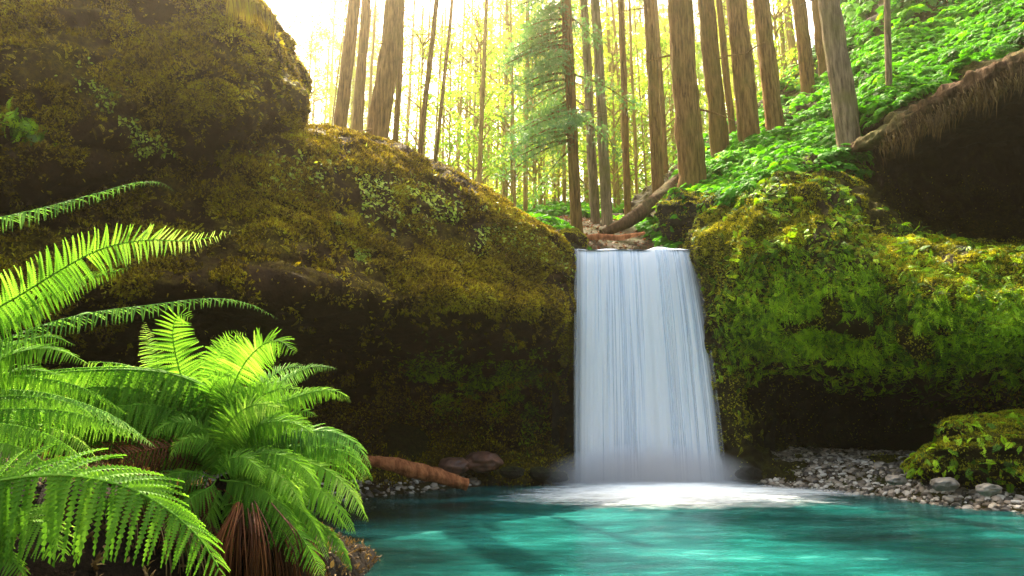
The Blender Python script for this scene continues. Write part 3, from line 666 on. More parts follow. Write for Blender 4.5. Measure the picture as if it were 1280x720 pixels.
# mossy log whose roots hang over the dark hollow at right
lg = empty('fallen_log', P(1200, 130, 10.2)); tag(lg, 'long brown log with shaggy hanging roots over the dark hollow at right', 'log')
pth = [P(1062, 188, 11.6), P(1110, 168, 10.9), P(1160, 138, 10.4), P(1220, 108, 9.95), P(1290, 78, 9.5), P(1400, 32, 9.0), P(1520, -20, 8.6)]
V, F = tube(pth, [.10, .15, .17, .19, .22, .24, .24], 26, 5, .5, 160)
o = mesh_obj('trunk', V, F, M['log'], lg); o.location = -lg.location
st_ = []
for k in range(1500):
    f = random.random() ** .9 * 5.2 + .6; i = int(f); g = f - i
    b = np.array(pth[i]) * (1 - g) + np.array(pth[i + 1]) * g + np.array([random.uniform(-.1, .1), random.uniform(-.26, -.05), random.uniform(-.22, .05)])
    L = random.uniform(.05, .40) * (.6 + .6 * abs(math.sin(f * 3.7))); w = random.uniform(.003, .010); sx = random.uniform(-.25, .1)
    q = np.array([b + np.array([-w, 0, 0]), b + np.array([w, 0, 0]), b + np.array([sx * L * .5 + w, -.05, -L * .5]), b + np.array([sx * L * .5 - w, -.05, -L * .5]), b + np.array([sx * L, random.uniform(-.05, .08), -L])])
    st_.append((q, [np.array([[0, 1, 2], [0, 2, 3], [3, 2, 4]])]))
V, F = join(st_); o = mesh_obj('hanging_roots', V, F, M['roots'], lg, False, {'rnd': np.repeat(RNG.random(1500), 5)}); o.location = -lg.location; o['kind'] = 'stuff'
# logs by the stream
def log(name, pts, rad, mat, label, sides=18, seed=1, bump_=.25):
    V, F = tube(pts, rad, sides, seed, bump_, 60); o = mesh_obj(name, V, F, mat); tag(o, label, 'log'); return o
log('fallen_log', [P(752, 292, 13.3), P(780, 279, 13.5), P(812, 257, 14.1), P(845, 229, 14.9), P(872, 206, 15.5)], [.07, .12, .14, .14, .10], M['log'], 'dark fallen log slanting up the bank above the waterfall lip', 18, 3)
log('branch', [P(716, 301, 12.4), P(745, 296, 12.35), P(775, 297, 12.3), P(806, 291, 12.4)], [.035, .055, .05, .02], M['driftwood'], 'small pale brown branch lying across the top of the waterfall', 12, 4)
log('driftwood', [P(452, 574, 8.7), P(490, 581, 8.9), P(535, 592, 9.1), P(584, 606, 9.25)], [.05, .085, .09, .075], M['driftwood'], 'orange-brown driftwood log lying on the left shore', 20, 5)
log('sunken_log', [PZ(425, 7.5, -.09), PZ(480, 6.9, -.075), PZ(560, 6.3, -.08), PZ(660, 5.75, -.12)], [.04, .05, .05, .03], M['shade_tinted_soil'], 'dark sunken log under the shallow water at lower left', 16, 6)
# dark boulder over the lip and other rocks
o, Vd, Fd = rock_obj('boulder', P(866, 278, 12.8), (.62, .6, .45), 13, M['rock_grey'], 5, .6); tag(o, 'dark wet boulder beside the stream just above the right side of the lip', 'rock')
o, Vb, Fb = rock_obj('boulder', P(1305, 572, 8.9), (1.45, .8, .5), 8, M['rock_right'], 6, .32); tag(o, 'low layered mossy boulder on the gravel shore at far right', 'rock')
o2, Vc, Fc = rock_obj('boulder', P(712, 305, 12.05), (.30, .4, .22), 9, M['rock_left'], 5, .3); tag(o2, 'small mossy stone at the left side of the waterfall lip', 'rock')
def tri_sample(V, F, cnt, mask):
    a, b, c = V[F[:, 0]], V[F[:, 1]], V[F[:, 2]]; n = np.cross(b - a, c - a); A = np.linalg.norm(n, axis=1); n = nrm(n); ctr = (a + b + c) / 3
    if ((n * (ctr - V.mean(0))).sum(1)).mean() < 0: n = -n
    w_ = A * mask(ctr, n); w_ /= w_.sum(); k = RNG.choice(len(F), cnt, p=w_); u = RNG.random((cnt, 1)); v = RNG.random((cnt, 1)); f = u + v > 1; u = np.where(f, 1 - u, u); v = np.where(f, 1 - v, v)
    return a[k] + (b[k] - a[k]) * u + (c[k] - a[k]) * v, n[k]
for V_, F_, cnt, tp_, mt, s, lab in ((Vb, Fb, 2200, SP, 'bankleaf', (.06, .13), 'small ferns growing on the low boulder at far right'), (Vb, Fb, 26000, BL, 'moss_green', (.018, .04), 'moss coating the low boulder at far right'), (Vd, Fd, 5000, BL, 'moss_green', (.02, .04), 'moss on the dark boulder above the right side of the lip'), (Vd, Fd, 420, SPW, 'herb', (.06, .14), 'leafy herbs growing over the dark boulder above the lip'), (Vc, Fc, 5000, BL, 'moss_green', (.015, .03), 'moss on the small stone by the waterfall lip')):
    p_, n_ = tri_sample(V_, F_, cnt, lambda c, n: np.clip(.35 + n[:, 2] + .9 * fbm(c, .3, 2, 401), 0.02, 1))
    X, Yv, Zv = frames(n_, lean=.4, down=.8)
    o = scatter('rock_ferns' if tp_ is SP else 'moss', tp_, None, p_, X, Yv, Zv, RNG.uniform(*s, cnt), M[mt]); tag(o, lab, 'small ferns' if tp_ is SP else 'moss', kind='stuff')
# stones and gravel
def gravel(V, N, cnt, s0, s1, label, mask):
    p, n = sample(V, N, cnt, mask); X, Yv, Zv = frames(n, lean=.3)
    sc = s0 + (s1 - s0) * RNG.random(cnt) ** 3
    o = scatter('gravel', PB, None, p, X, Yv, Zv, sc, M['pebble'], smooth=True); tag(o, label, 'gravel', kind='stuff')
gm = lambda c, n: (c[..., 2] > -.1).astype(float)
gravel(SL, SLN, 3500, .018, .065, 'brown and grey gravel along the left foot of the rock', gm)
gravel(SR, SRN, 13000, .012, .06, 'grey pebbles along the right shore of the pool', gm)
sp_ = [(566, 583, 10.4, .16, 'rounded reddish stone on the left shore above the driftwood'), (603, 578, 10.7, .19, 'largest reddish-brown stone on the left shore'), (640, 590, 10.6, .12, 'flat dark stone on the left shore, nearest the outcrop foot'),
       (676, 592, 10.8, .13, 'grey stone on the left shore close to the falling water'), (698, 596, 10.8, .10, 'small grey stone touching the left side of the falling water'), (938, 592, 10.6, .13, 'dark stone right of the foam at the waterfall foot'),
       (1120, 600, 8.7, .08, 'pale stone at the water edge on the right shore'), (1180, 605, 8.4, .10, 'broad pale stone before the far right boulder'), (1235, 612, 8.0, .09, 'pale rounded stone at the far right waterline')]
t = NT('reddish stone'); p = t.n('BsdfPrincipled', Roughness=.5); t.l(t.ramp(t.noise(geoco(t), 9, 5), [(.3, (.05, .022, .014)), (.7, (.22, .10, .06))]), p.inputs['Base Color']); M['stone_red'] = t.done(p.outputs[0])
t = NT('pale stone'); p = t.n('BsdfPrincipled', Roughness=.5); t.l(t.ramp(t.noise(geoco(t), 9, 5), [(.3, (.06, .055, .045)), (.7, (.22, .20, .16))]), p.inputs['Base Color']); M['stone_pale'] = t.done(p.outputs[0])
for k, (px, py, Y, r, lab) in enumerate(sp_):
    o, _, _ = rock_obj('stone', P(px, py, Y), (r * 1.35, r, r * .7), 20 + k, M['stone_red'] if k < 2 else M['stone_pale'] if k > 5 else M['rock_grey'], 4, .3); tag(o, lab, 'stone')
# grass and roots hanging from the top of the upper boulder
hr = []
for k in range(420):
    px = random.uniform(296, 352); b = np.array(P(px, 2 + max(0, px - 310) * .85 + random.uniform(-6, 4), 8.1 + (px - 310) * .006)); L = random.uniform(.08, .42) * (1.2 if px < 325 else .7); w = .006
    b[1] -= .25
    sx = random.uniform(-.1, .25)
    hr.append((np.array([b + [-w, 0, 0], b + [w, 0, 0], b + [sx * L * .5 + w, -.02, -L * .5], b + [sx * L * .5 - w, -.02, -L * .5], b + [sx * L, 0, -L]]), [np.array([[0, 1, 2], [0, 2, 3], [3, 2, 4]])]))
V, F = join(hr); o = mesh_obj('hanging_grass', V, F, M['moss'], None, False, {'rnd': np.repeat(RNG.random(420) * .7 + .1, 5)}); tag(o, 'pale grass and roots hanging from the brow of the top left boulder', 'grass', kind='stuff')
p_, n_ = sample(UV_, UN, 1500, lambda c, n: (lambda px, py: ((px > 300) & (px < 420) & (py < 170) & (n[..., 2] > .15)).astype(float))(*proj(c)))
X, Yv, Zv = frames(n_, lean=.5, down=.3)
o = scatter('creeping_plants', SP, None, p_, X, Yv, Zv, RNG.uniform(.04, .10, 1500), M['moss_green']); tag(o, 'sunlit greenery along the brow of the top left boulder', 'creeping plants', kind='stuff')

# ------------------------------------------------------------------ trees
def leaf_cloud(centres, radii, per, size, flat=.7, seed=0, fl=LF):
    """returns baked (V,F,rnd) of leaf sprays spread in clumps"""
    r = np.random.default_rng(seed)
    k = len(centres); c = np.repeat(centres, per, 0); rad = np.repeat(radii, per)[:, None]
    d = r.normal(size=(k * per, 3)) * .45; p = c + d * rad * np.array([1, 1, flat])
    Zv = nrm(r.normal(size=p.shape) + np.array([0, 0, .8])); t_ = r.normal(size=p.shape) + np.array([0, 0, -.6]); Yv = nrm(t_ - (t_ * Zv).sum(1, keepdims=True) * Zv); X = np.cross(Yv, Zv)
    rn = np.clip(np.repeat(r.random(k), per) * .6 + r.random(k * per) * .4, 0, 1)
    return p, X, Yv, Zv, r.uniform(*size, k * per), rn
def trunk_tube(h, r0, r1, lean=(0, 0), seed=0, sides=20, flare=4, wob=.012):
    r = random.Random(seed); n = 9; pts = []; rr = []
    for i in range(n):
        f = i / (n - 1); pts.append((lean[0] * f * h + r.uniform(-wob, wob) * (0 < i), lean[1] * f * h + r.uniform(-wob, wob) * (0 < i), -.5 + f * h)); rr.append(r0 * (1 - f) + r1 * f)
    return tube(pts, rr, sides, seed, .17, 90, flare)
def branch_stubs(h, r0, lean, seed, n=14, z0=.1, L0=.8):
    r = random.Random(seed); out = []
    for k in range(n):
        f = r.uniform(z0, .95); a = r.uniform(0, 6.28); L = L0 * r.uniform(.4, 1.3)
        b = np.array([lean[0] * f * h, lean[1] * f * h, f * h - .5]); d = np.array([math.cos(a), math.sin(a), r.uniform(-.35, .2)])
        out.append(tube([b, b + d * L * .5, b + d * L + np.array([0, 0, -.12 * L])], [r0 * .12, r0 * .08, r0 * .03], 5, k, 0, 6))
    return out
def floor_at(px, py, Y):
    return np.array(P(px, py, Y))
def tree(px, py, tx, Y, wpx, mat, label, seed, h=None, crown=None, stubs=0, group=None, name='tree', ty=0, flare=3, sink=.15):
    base = np.array(P(px, py, Y)); top = np.array(P(tx, ty, Y)); dz = top[2] - base[2]; lx = (top[0] - base[0]) / dz
    d = base[1] * ct + (base[2] - 1) * st; r0 = wpx / FPX * d / 2
    h = h or max(6, 1 + .60 * Y - base[2] + 5); e = empty(name, tuple(base - np.array([0, 0, sink]))); tag(e, label, 'tree', group)
    parts = [trunk_tube(h, r0 * 1.0, r0 * .78, (lx, 0), seed, 24 if wpx > 12 else 10, flare)]
    if crown: parts += crown(e, lx, h, r0, seed)
    if stubs: parts += branch_stubs(h, max(r0, .08), (lx, 0), seed, stubs)
    V, F = join(parts); mesh_obj('trunk', V, F, mat, e)
    return e
def conifer_crown(z0, z1, L0, L1, nb, per, size, mat, side=None, tpl=SPW):
    def f(e, lx, h, r0, seed):
        r = np.random.default_rng(seed); ctrs = []; rad = []; wood = []
        for k in range(nb):
            z = z0 + (z1 - z0) * (k + r.random()) / nb; g = (z - z0) / (z1 - z0); L = (L0 * (1 - g) + L1 * g) * r.uniform(.6, 1.1); a = r.random() * 6.283
            if side is not None and r.random() < .72: a = side + r.normal() * .6
            for s in np.linspace(.25, 1, 5):
                ctrs.append([lx * z + math.cos(a) * L * s, math.sin(a) * L * s, z - .45 * L * s ** 1.6]); rad.append(.20 * L * (1.15 - .5 * s) + .1)
            b = np.array([lx * z, 0, z]); d = np.array([math.cos(a), math.sin(a), 0]) * L
            wood.append(tube([b, b + d * .5 + [0, 0, -.15 * L], b + d + [0, 0, -.45 * L]], [.035, .02, .008], 4, k, 0, 6))
        p, X, Yv, Zv, sc, rn = leaf_cloud(np.array(ctrs), np.array(rad), per, size, .5, seed)
        scatter('crown', tpl, None, p, X, Yv, Zv, sc, mat, rn, e)
        return wood
    return f
def leafy_crown(z0, z1, R, nc, per, size, mat, tpl=LF):
    def f(e, lx, h, r0, seed):
        r = np.random.default_rng(seed); z = r.uniform(z0, z1, nc); a = r.random(nc) * 6.283; q = R * r.random(nc) ** .5 * np.clip(1.25 - np.abs((z - (z0 + z1) / 2) / (z1 - z0)) * 1.2, .3, 1)
        ctrs = np.stack([lx * z + np.cos(a) * q, np.sin(a) * q, z], 1)
        wood = [tube([[lx * c[2], 0, c[2] - .8], [(lx * c[2] + c[0]) / 2, c[1] / 2, c[2] - .25], c], [.05, .03, .008], 4, i, 0, 6) for i, c in enumerate(ctrs[::3])]
        p, X, Yv, Zv, sc, rn = leaf_cloud(ctrs, np.full(nc, R * .24), per, size, .6, seed)
        scatter('crown', tpl, None, p, X, Yv, Zv, sc, mat, rn, e)
        return wood
    return f
T = [ # px, base y, top px, Y, width px, bark, label
 (423, 150, 441, 17, 17, 'bark_brown', 'leftmost trunk beside the top left boulder, hazy brown'),
 (446, 165, 457, 20, 13, 'bark_brown', 'slimmer hazy trunk just left of the thick sunlit trunk'),
 (467, 185, 491, 14.5, 27, 'bark_red', 'thick sunlit pinkish trunk at the brightest part of the glow'),
 (493, 192, 503, 17, 8, 'bark_brown', 'slim trunk immediately right of the thick sunlit trunk'),
 (520, 206, 543, 16, 7, 'bark_brown', 'thin leaning trunk in the glow above the outcrop'),
 (541, 214, 563, 19, 5, 'bark_brown', 'very thin leaning trunk right of the glow'),
 (598, 240, 607, 20, 6, 'bark_far', 'thin yellowish trunk over the middle of the outcrop slope'),
 (628, 262, 633, 24, 4, 'bark_far', 'hair-thin trunk over the lower outcrop slope'),
 (656, 280, 659, 21, 6, 'bark_far', 'thin trunk left of the blue-green conifer'),
 (745, 266, 731, 17, 12, 'bark_grey', 'greyish trunk on the left of a close pair above the fall'),
 (759, 264, 745, 16.5, 14, 'bark_grey', 'greyish trunk on the right of a close pair above the fall'),
 (785, 252, 776, 17.5, 9, 'bark_red', 'slim reddish trunk above the middle of the waterfall'),
 (797, 255, 787, 22, 4, 'bark_far', 'very thin trunk right of the slim reddish one'),
 (823, 234, 811, 17, 15, 'bark_red', 'reddish trunk left of the largest trunk'),
 (834, 222, 820, 21, 7, 'bark_red', 'thin trunk between the reddish and the largest trunk'),
 (864, 212, 850, 14.5, 34, 'bark_red', 'largest furrowed trunk standing over the right of the waterfall'),
 (901, 180, 884, 16.5, 23, 'bark_brown', 'broad dark trunk next to the largest trunk'),
 (917, 168, 900, 19, 9, 'bark_brown', 'narrow leaning trunk squeezed between broad trunks on the slope'),
 (938, 166, 921, 16.3, 27, 'bark_red', 'broad ribbed trunk, third from the largest on the slope'),
 (970, 154, 952, 16.6, 22, 'bark_red', 'straight brown trunk at the right end of the dense row'),
 (986, 132, 974, 24, 6, 'bark_far', 'thin trunk against the yellow gap on the ridge'),
 (1012, 112, 999, 20, 18, 'bark_brown', 'dark trunk on the ridge left of the pale mossy trunk'),
 (1032, 92, 1022, 21, 15, 'bark_brown', 'dark trunk on the ridge partly hidden by the pale mossy trunk'),
 (1000, 122, 985, 25, 7, 'bark_far', 'thin trunk on the ridge between two dark trunks'),
]
for k, (px, py, tx, Y, wp, bm_, lab) in enumerate(T):
    tree(px, py + 3, tx, Y, wp, M[bm_], lab, 500 + k, stubs=(16 if wp < 13 else 5), flare=3 if wp < 12 else 5)
tree(1068, 205, 1039, 11.9, 29, M['bark_grey'], 'pale grey mossy trunk with flared base at the end of the fallen log', 540, stubs=2, flare=5)
tree(1109, 155, 1106, 12.2, 8, M['bark_grey'], 'slender pole-like trunk right of the pale mossy trunk', 541, h=16, stubs=3)
# blue-green conifer
tree(722, 287, 708, 15, 14, M['bark_brown'], 'dark trunk with drooping blue-green conifer boughs on its left', 550, h=17, stubs=14, flare=4,
     crown=conifer_crown(2.0, 13, 1.45, .9, 125, 34, (.07, .16), M['conifer_leaf'], math.pi, FN))
# hanging conifer boughs in the top right corner
tree(1225, 60, 1222, 17.5, 16, M['bark_brown'], 'dark shaded tree on the upper right hillside with drooping boughs', 551, h=11, crown=conifer_crown(1.0, 9, 2.2, .9, 60, 11, (.14, .28), M['conifer_leaf']))
tree(1150, 25, 1146, 21, 15, M['bark_brown'], 'dark tree high on the right hillside near the top of the photo', 552, h=12, crown=conifer_crown(.8, 10, 2.3, .9, 60, 11, (.14, .28), M['conifer_leaf']))
# far forest: a few built, the rest copied
protos = []
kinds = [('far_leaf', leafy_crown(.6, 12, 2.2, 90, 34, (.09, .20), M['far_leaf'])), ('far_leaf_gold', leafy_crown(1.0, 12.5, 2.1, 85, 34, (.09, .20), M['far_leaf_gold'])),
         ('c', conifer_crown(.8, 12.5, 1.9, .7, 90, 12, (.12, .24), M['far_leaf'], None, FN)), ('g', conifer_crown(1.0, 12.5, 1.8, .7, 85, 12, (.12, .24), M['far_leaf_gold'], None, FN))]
flabels = ['hazy yellow-green leafy tree in the far forest', 'hazy golden leafy tree in the far forest', 'hazy yellow-green conifer in the far forest', 'hazy golden conifer in the far forest']
fgroups = ['far leafy green trees', 'far golden leafy trees', 'far green conifers', 'far golden conifers']
def at_floor(px, Y):
    x = (px - 640) / FPX * (Y * ct + (6 - 1) * st); return (x, Y, floor_z(x, Y) - .1)
def add_far(kind, px, Y, sc, rz):
    loc = at_floor(px, Y)
    if kind not in [p[0] for p in protos]:
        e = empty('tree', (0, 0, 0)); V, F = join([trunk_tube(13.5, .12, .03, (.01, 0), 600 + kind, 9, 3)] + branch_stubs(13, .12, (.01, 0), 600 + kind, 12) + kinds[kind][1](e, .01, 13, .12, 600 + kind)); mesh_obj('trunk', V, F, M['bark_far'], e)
        tag(e, flabels[kind], 'tree', fgroups[kind]); protos.append((kind, e)); r = e
    else:
        src = [p[1] for p in protos if p[0] == kind][0]; r = src.copy(); C.objects.link(r)
        for ch in list(src.children): c2 = ch.copy(); C.objects.link(c2); c2.parent = r
    r.location = loc; r.rotation_euler = (0, 0, rz); r.scale = (sc, sc, sc)
rr = random.Random(11)
for k in range(58):
    Y = 29 + 34 * (k / 58) ** 1.2 + rr.uniform(-1, 1); px = 370 + 650 * ((k * .618034) % 1)
    if px < 600 and Y < 38: Y += 12
    if 450 < px < 560 and rr.random() < .6: continue
    kd = (rr.choice([1, 3, 1, 0]) if px < 660 else rr.choice([0, 2, 2, 1, 3]))
    x_, y_, z_ = at_floor(px, Y); add_far(kd, px, Y, (1 + .60 * Y - z_) / 12 * rr.uniform(.8, 1.15), rr.uniform(0, 6.28))
sap_cr = leafy_crown(.5, 9.5, 1.5, 75, 20, (.10, .20), M['far_leaf'])
ysrc = None
for k in range(13):
    px = [520, 560, 600, 632, 668, 700, 590, 640, 740, 770, 800, 835, 985][k]; Y = 21 + (k * 5.3) % 9; loc = at_floor(px, Y)
    if ysrc is None:
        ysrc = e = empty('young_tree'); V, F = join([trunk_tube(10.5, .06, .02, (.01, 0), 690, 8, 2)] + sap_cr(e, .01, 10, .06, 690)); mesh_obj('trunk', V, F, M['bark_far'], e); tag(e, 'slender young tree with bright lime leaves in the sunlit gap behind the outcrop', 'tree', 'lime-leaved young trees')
    else:
        e = ysrc.copy(); C.objects.link(e)
        for ch in list(ysrc.children): c2 = ch.copy(); C.objects.link(c2); c2.parent = e
    q = (1 + .6 * Y - loc[2]) / 9.5 * rr.uniform(.85, 1.15); e.location = loc; e.scale = (q, q, q); e.rotation_euler = (0, 0, k * 2.1)
# bare thin far trunks
def pole(px, Y, wpx, lean, seed):
    loc = at_floor(px, Y); r0 = wpx / FPX * Y / 2
    e = empty('sapling', loc); hp = 1 + .6 * Y - loc[2] + 2; V, F = join([trunk_tube(hp, r0, r0 * .5, (lean, 0), seed, 8, 3)] + branch_stubs(hp, r0, (lean, 0), seed, 12, .05, 1.2)); mesh_obj('trunk', V, F, M['bark_far'], e)
    tag(e, 'thin bare golden-brown trunk among the far backlit trees', 'tree', 'thin bare trunks in the far forest')
for k in range(50):
    px = 400 + 640 * ((k * .754877) % 1); pole(px, rr.uniform(20, 40), rr.uniform(2.5, 6), (640 - px) / 5200 + rr.uniform(-.02, .02), 700 + k)

# ------------------------------------------------------------------ ferns
def pinna_tpl(lobes=15, w=.078):
    """one toothed pinna along +Y, unit length, normal Z, folded along its midrib"""
    V = []; F = []
    for i in range(lobes + 1): f = i / lobes; V.append((0, f, -.10 * f * f))
    for s in (-1, 1):
        o = []
        for i in range(lobes):
            f0 = i / lobes; ww = w * (1 - f0 ** 2.2) + .008; zz = .02 - .10 * f0 * f0
            V.append((s * ww * .36, f0 + .02 / lobes, zz)); V.append((s * ww * 1.05, f0 + .72 / lobes, zz)); o.append(len(V) - 2)
        for i in range(lobes):
            a, b = i, i + 1; d, c = o[i], o[i] + 1; nx = o[i + 1] if i < lobes - 1 else None
            T_ = [(a, d, c), (a, c, b)] + ([(b, c, nx)] if nx is not None else [])
            F += T_ if s < 0 else [t_[::-1] for t_ in T_]
    return np.array(V, float), np.array(F)
PIN = [pinna_tpl()]
def frond(parent, pts, Y0, Y1, plen, mat, phi=.5, droop=.25, n=None, name='frond', label=None, curl=0.0, flip=1, gap=1.0, pw=1.0, stem=.09):
    """pts: photo points from base to tip; depth runs from Y0 to Y1; plen = pinna length in photo px; phi tilts the blade"""
    K = len(pts); A = np.array([P(x, y, Y0 + (Y1 - Y0) * i / (K - 1)) for i, (x, y) in enumerate(pts)])
    L = np.linalg.norm(np.diff(A, axis=0), axis=1).sum(); S = 60; R = cr(A, S)
    R = even(R[:, None], 0, S)[:, 0]
    Lp = plen / FPX * (Y0 + Y1) / 2
    if n is None: n = int(max(14, min(100, L / (Lp * .125 * gap))))
    Tn = nrm(np.gradient(R, axis=0))
    view = nrm(R - np.array([0, 0, CAMZ]))
    perp = nrm(np.cross(Tn, view)); perp = perp * np.where(perp[:, 2:3] > 0, -1.0, 1.0); tow = -nrm(view - (view * Tn).sum(1, keepdims=True) * Tn)
    lat = perp * math.cos(phi) + tow * math.sin(phi) * flip; nor = nrm(np.cross(lat, Tn)); 
    sgn = np.sign(nor[:, 2].mean()) or 1; nor = nor * sgn
    f = np.linspace(stem, .99, n); idx = f * (S - 1)
    env = np.sin(np.pi * np.clip((f - stem) / (1 - stem) * .86 + .14, 0, 1)) ** .75 * (1 - .35 * f) * 1.15 + .03
    pos = []; X = []; Yv = []; Zv = []; sc = []; rn = []
    def at(Ar, t): 
        i = np.minimum(t.astype(int), S - 2); g = (t - i)[:, None]; return Ar[i] * (1 - g) + Ar[i + 1] * g
    for s in (-1, 1):
        o = at(R, idx + RNG.normal(size=n) * .12); Tt = at(Tn, idx); Lt = at(lat, idx) * s; Nn = at(nor, idx)
        d = nrm(Lt + Tt * (.22 + .35 * f[:, None]) + Nn * RNG.uniform(-.08, .12, (n, 1)) + np.array([0, 0, -1.0]) * droop + .09 * RNG.normal(size=(n, 3)))
        z_ = nrm(Nn - (Nn * d).sum(1, keepdims=True) * d + .18 * RNG.normal(size=(n, 3))); z_ = nrm(z_ - (z_ * d).sum(1, keepdims=True) * d); x_ = np.cross(d, z_)
        keep = RNG.random(n) > .02
        pos.append(o[keep]); X.append(x_[keep] * pw); Yv.append(d[keep]); Zv.append((z_)[keep]); sc.append((Lp * env * RNG.uniform(.9, 1.08, n))[keep]); rn.append(np.clip(RNG.random(n) * .45 + .45 * f, 0, 1)[keep])
    pos, X, Yv, Zv, sc, rn = map(np.concatenate, (pos, X, Yv, Zv, sc, rn)); rn = np.clip(rn + RNG.uniform(-.22, .22), 0, 1)
    Vs = []; Fs = []; Rn = []; off = 0
    tv, tf = PIN[0]
    bend = np.array([0, 0, -1.0])
    v = tv[None, :, 0:1] * X[:, None] + tv[None, :, 1:2] * Yv[:, None] + tv[None, :, 2:3] * Zv[:, None]
    v = v + bend * (.22 * tv[None, :, 1:2] ** 2) * (.4 + droop)
    v = v * sc[:, None, None] + pos[:, None]
    Vp = v.reshape(-1, 3); Fp = (tf[None] + (np.arange(len(pos)) * len(tv))[:, None, None]).reshape(-1, 3); rp = np.repeat(rn, len(tv))
    rs = Lp * .035
    tv2, tF = tube(R[::4], np.linspace(rs, rs * .25, len(R[::4])), 5, 0, 0, 30)
    V = np.concatenate([Vp, tv2]); F = [np.concatenate([Fp] + [q + len(Vp) for q in tF if q.shape[1] == 3])] + [q + len(Vp) for q in tF if q.shape[1] == 4]
    o = mesh_obj(name, V, F, mat, parent, False, {'rnd': np.concatenate([rp, np.full(len(tv2), .5)])}); o.location = -parent.location
    if label: o['label'] = label
    return o
G_, Pl, Dd = M['fern'], M['fern_pale'], M['fern_dead']
# main sword fern
mf_ = empty('fern', P(268, 600, 3.15)); tag(mf_, 'large bright green fern clump with brown dead skirt at the water edge, lower left centre', 'fern')
FR = [
 ([(285, 560), (270, 500), (235, 474), (180, 463), (110, 463), (40, 470), (-20, 488)], 3.15, 2.8, 52, G_, .8, 1.3),
 ([(282, 570), (255, 512), (200, 490), (130, 484), (60, 492), (0, 512)], 3.15, 2.75, 46, G_, .8, 1.2),
 ([(280, 575), (250, 530), (200, 508), (150, 508), (100, 520), (60, 545)], 3.1, 2.75, 42, G_, .8, 1.1),
 ([(255, 560), (240, 510), (224, 462), (216, 420), (222, 394), (240, 398)], 3.25, 3.05, 34, G_, .25, .15),
 ([(245, 560), (215, 500), (196, 455), (184, 424), (181, 402)], 3.35, 3.4, 20, G_, .3, .15),
 ([(262, 560), (262, 505), (272, 455), (288, 428), (308, 417)], 3.3, 3.3, 26, G_, .35, .2),
 ([(275, 560), (285, 500), (305, 455), (330, 430), (352, 427), (368, 442)], 3.2, 3.0, 34, G_, .5, .35),
 ([(285, 560), (305, 505), (335, 474), (362, 459), (386, 460)], 3.3, 3.3, 20, Pl, .7, .35),
 ([(288, 565), (320, 505), (355, 475), (392, 458), (422, 461)], 3.25, 3.2, 15, Pl, .8, .4),
 ([(290, 570), (325, 520), (365, 498), (405, 488), (428, 492), (438, 503)], 3.2, 3.1, 19, G_, .8, .45),
 ([(292, 575), (325, 538), (355, 522), (380, 514), (396, 520)], 3.2, 3.1, 17, G_, .7, .4),
 ([(292, 580), (335, 550), (375, 540), (415, 540), (445, 556), (464, 586)], 3.15, 3.0, 26, Pl, .85, .5),
 ([(292, 585), (340, 562), (385, 558), (425, 564), (452, 580), (466, 602)], 3.15, 2.95, 22, G_, .85, .5),
 ([(290, 590), (335, 572), (380, 576), (420, 596), (445, 625), (460, 652)], 3.1, 2.85, 27, G_, .8, .5),
 ([(288, 595), (330, 590), (372, 600), (408, 620), (432, 645), (444, 668)], 3.05, 2.8, 25, G_, .8, .5),
 ([(282, 632), (315, 624), (348, 638), (374, 668), (392, 696), (403, 722)], 2.9, 2.65, 30, G_, .55, .45),
 ([(355, 640), (392, 652), (418, 672), (432, 695), (440, 716)], 2.95, 2.8, 13, G_, .7, .5),
 ([(270, 590), (262, 550), (240, 530), (210, 530), (188, 545)], 3.05, 2.85, 22, G_, .7, .4),
 ([(275, 600), (270, 565), (250, 548), (225, 552), (212, 575)], 3.0, 2.85, 18, G_, .7, .4),
 ([(272, 575), (290, 530), (318, 500), (350, 486), (378, 488)], 3.1, 3.0, 26, G_, .6, .4),
 ([(275, 580), (300, 545), (335, 528), (370, 530), (395, 545)], 3.05, 2.9, 24, G_, .7, .45),
 ([(275, 585), (305, 570), (345, 568), (380, 585), (400, 612)], 3.0, 2.8, 24, G_, .7, .45),
 ([(272, 585), (280, 540), (300, 515), (325, 505), (350, 512)], 3.0, 2.85, 26, G_, .6, .4),
 ([(268, 580), (258, 530), (262, 490), (280, 470), (300, 470)], 3.1, 3.0, 26, G_, .4, .3),
 ([(265, 585), (240, 535), (222, 500), (200, 480), (175, 478)], 3.15, 3.0, 28, G_, .6, .4),
 ([(262, 590), (230, 560), (200, 555), (170, 562), (150, 585)], 3.1, 2.95, 24, G_, .7, .4),
 ([(285, 590), (315, 580), (345, 592), (368, 615), (380, 640)], 2.95, 2.75, 22, G_, .7, .45),
 ([(275, 600), (310, 605), (342, 622), (362, 650), (368, 684)], 2.9, 2.7, 24, G_, .6, .6),
 ([(278, 600), (325, 610), (370, 632), (398, 664), (410, 700)], 2.95, 2.75, 24, G_, .6, .6),
 ([(270, 600), (262, 610), (240, 622), (222, 642), (214, 668)], 2.9, 2.75, 22, G_, .6, .6),
 ([(270, 598), (236, 590), (205, 596), (180, 612), (166, 636)], 2.95, 2.75, 26, G_, .7, .6),
 ([(262, 570), (215, 520), (160, 495), (90, 490), (20, 500)], 3.3, 3.2, 40, G_, .7, 1.0),
 ([(262, 570), (235, 510), (190, 470), (150, 455), (100, 452)], 3.4, 3.4, 36, G_, .6, .9),
 ([(270, 595), (285, 575), (305, 572), (322, 585), (330, 605)], 2.9, 2.78, 18, G_, .7, .4),
]
for pts, Y0, Y1, pl, mt, phi, dr in FR: frond(mf_, pts, Y0, Y1, pl * (1.15 if pl < 38 else .92), mt, phi * .85, dr * (1.1 if dr < 1 else .8))
jr = random.Random(77)
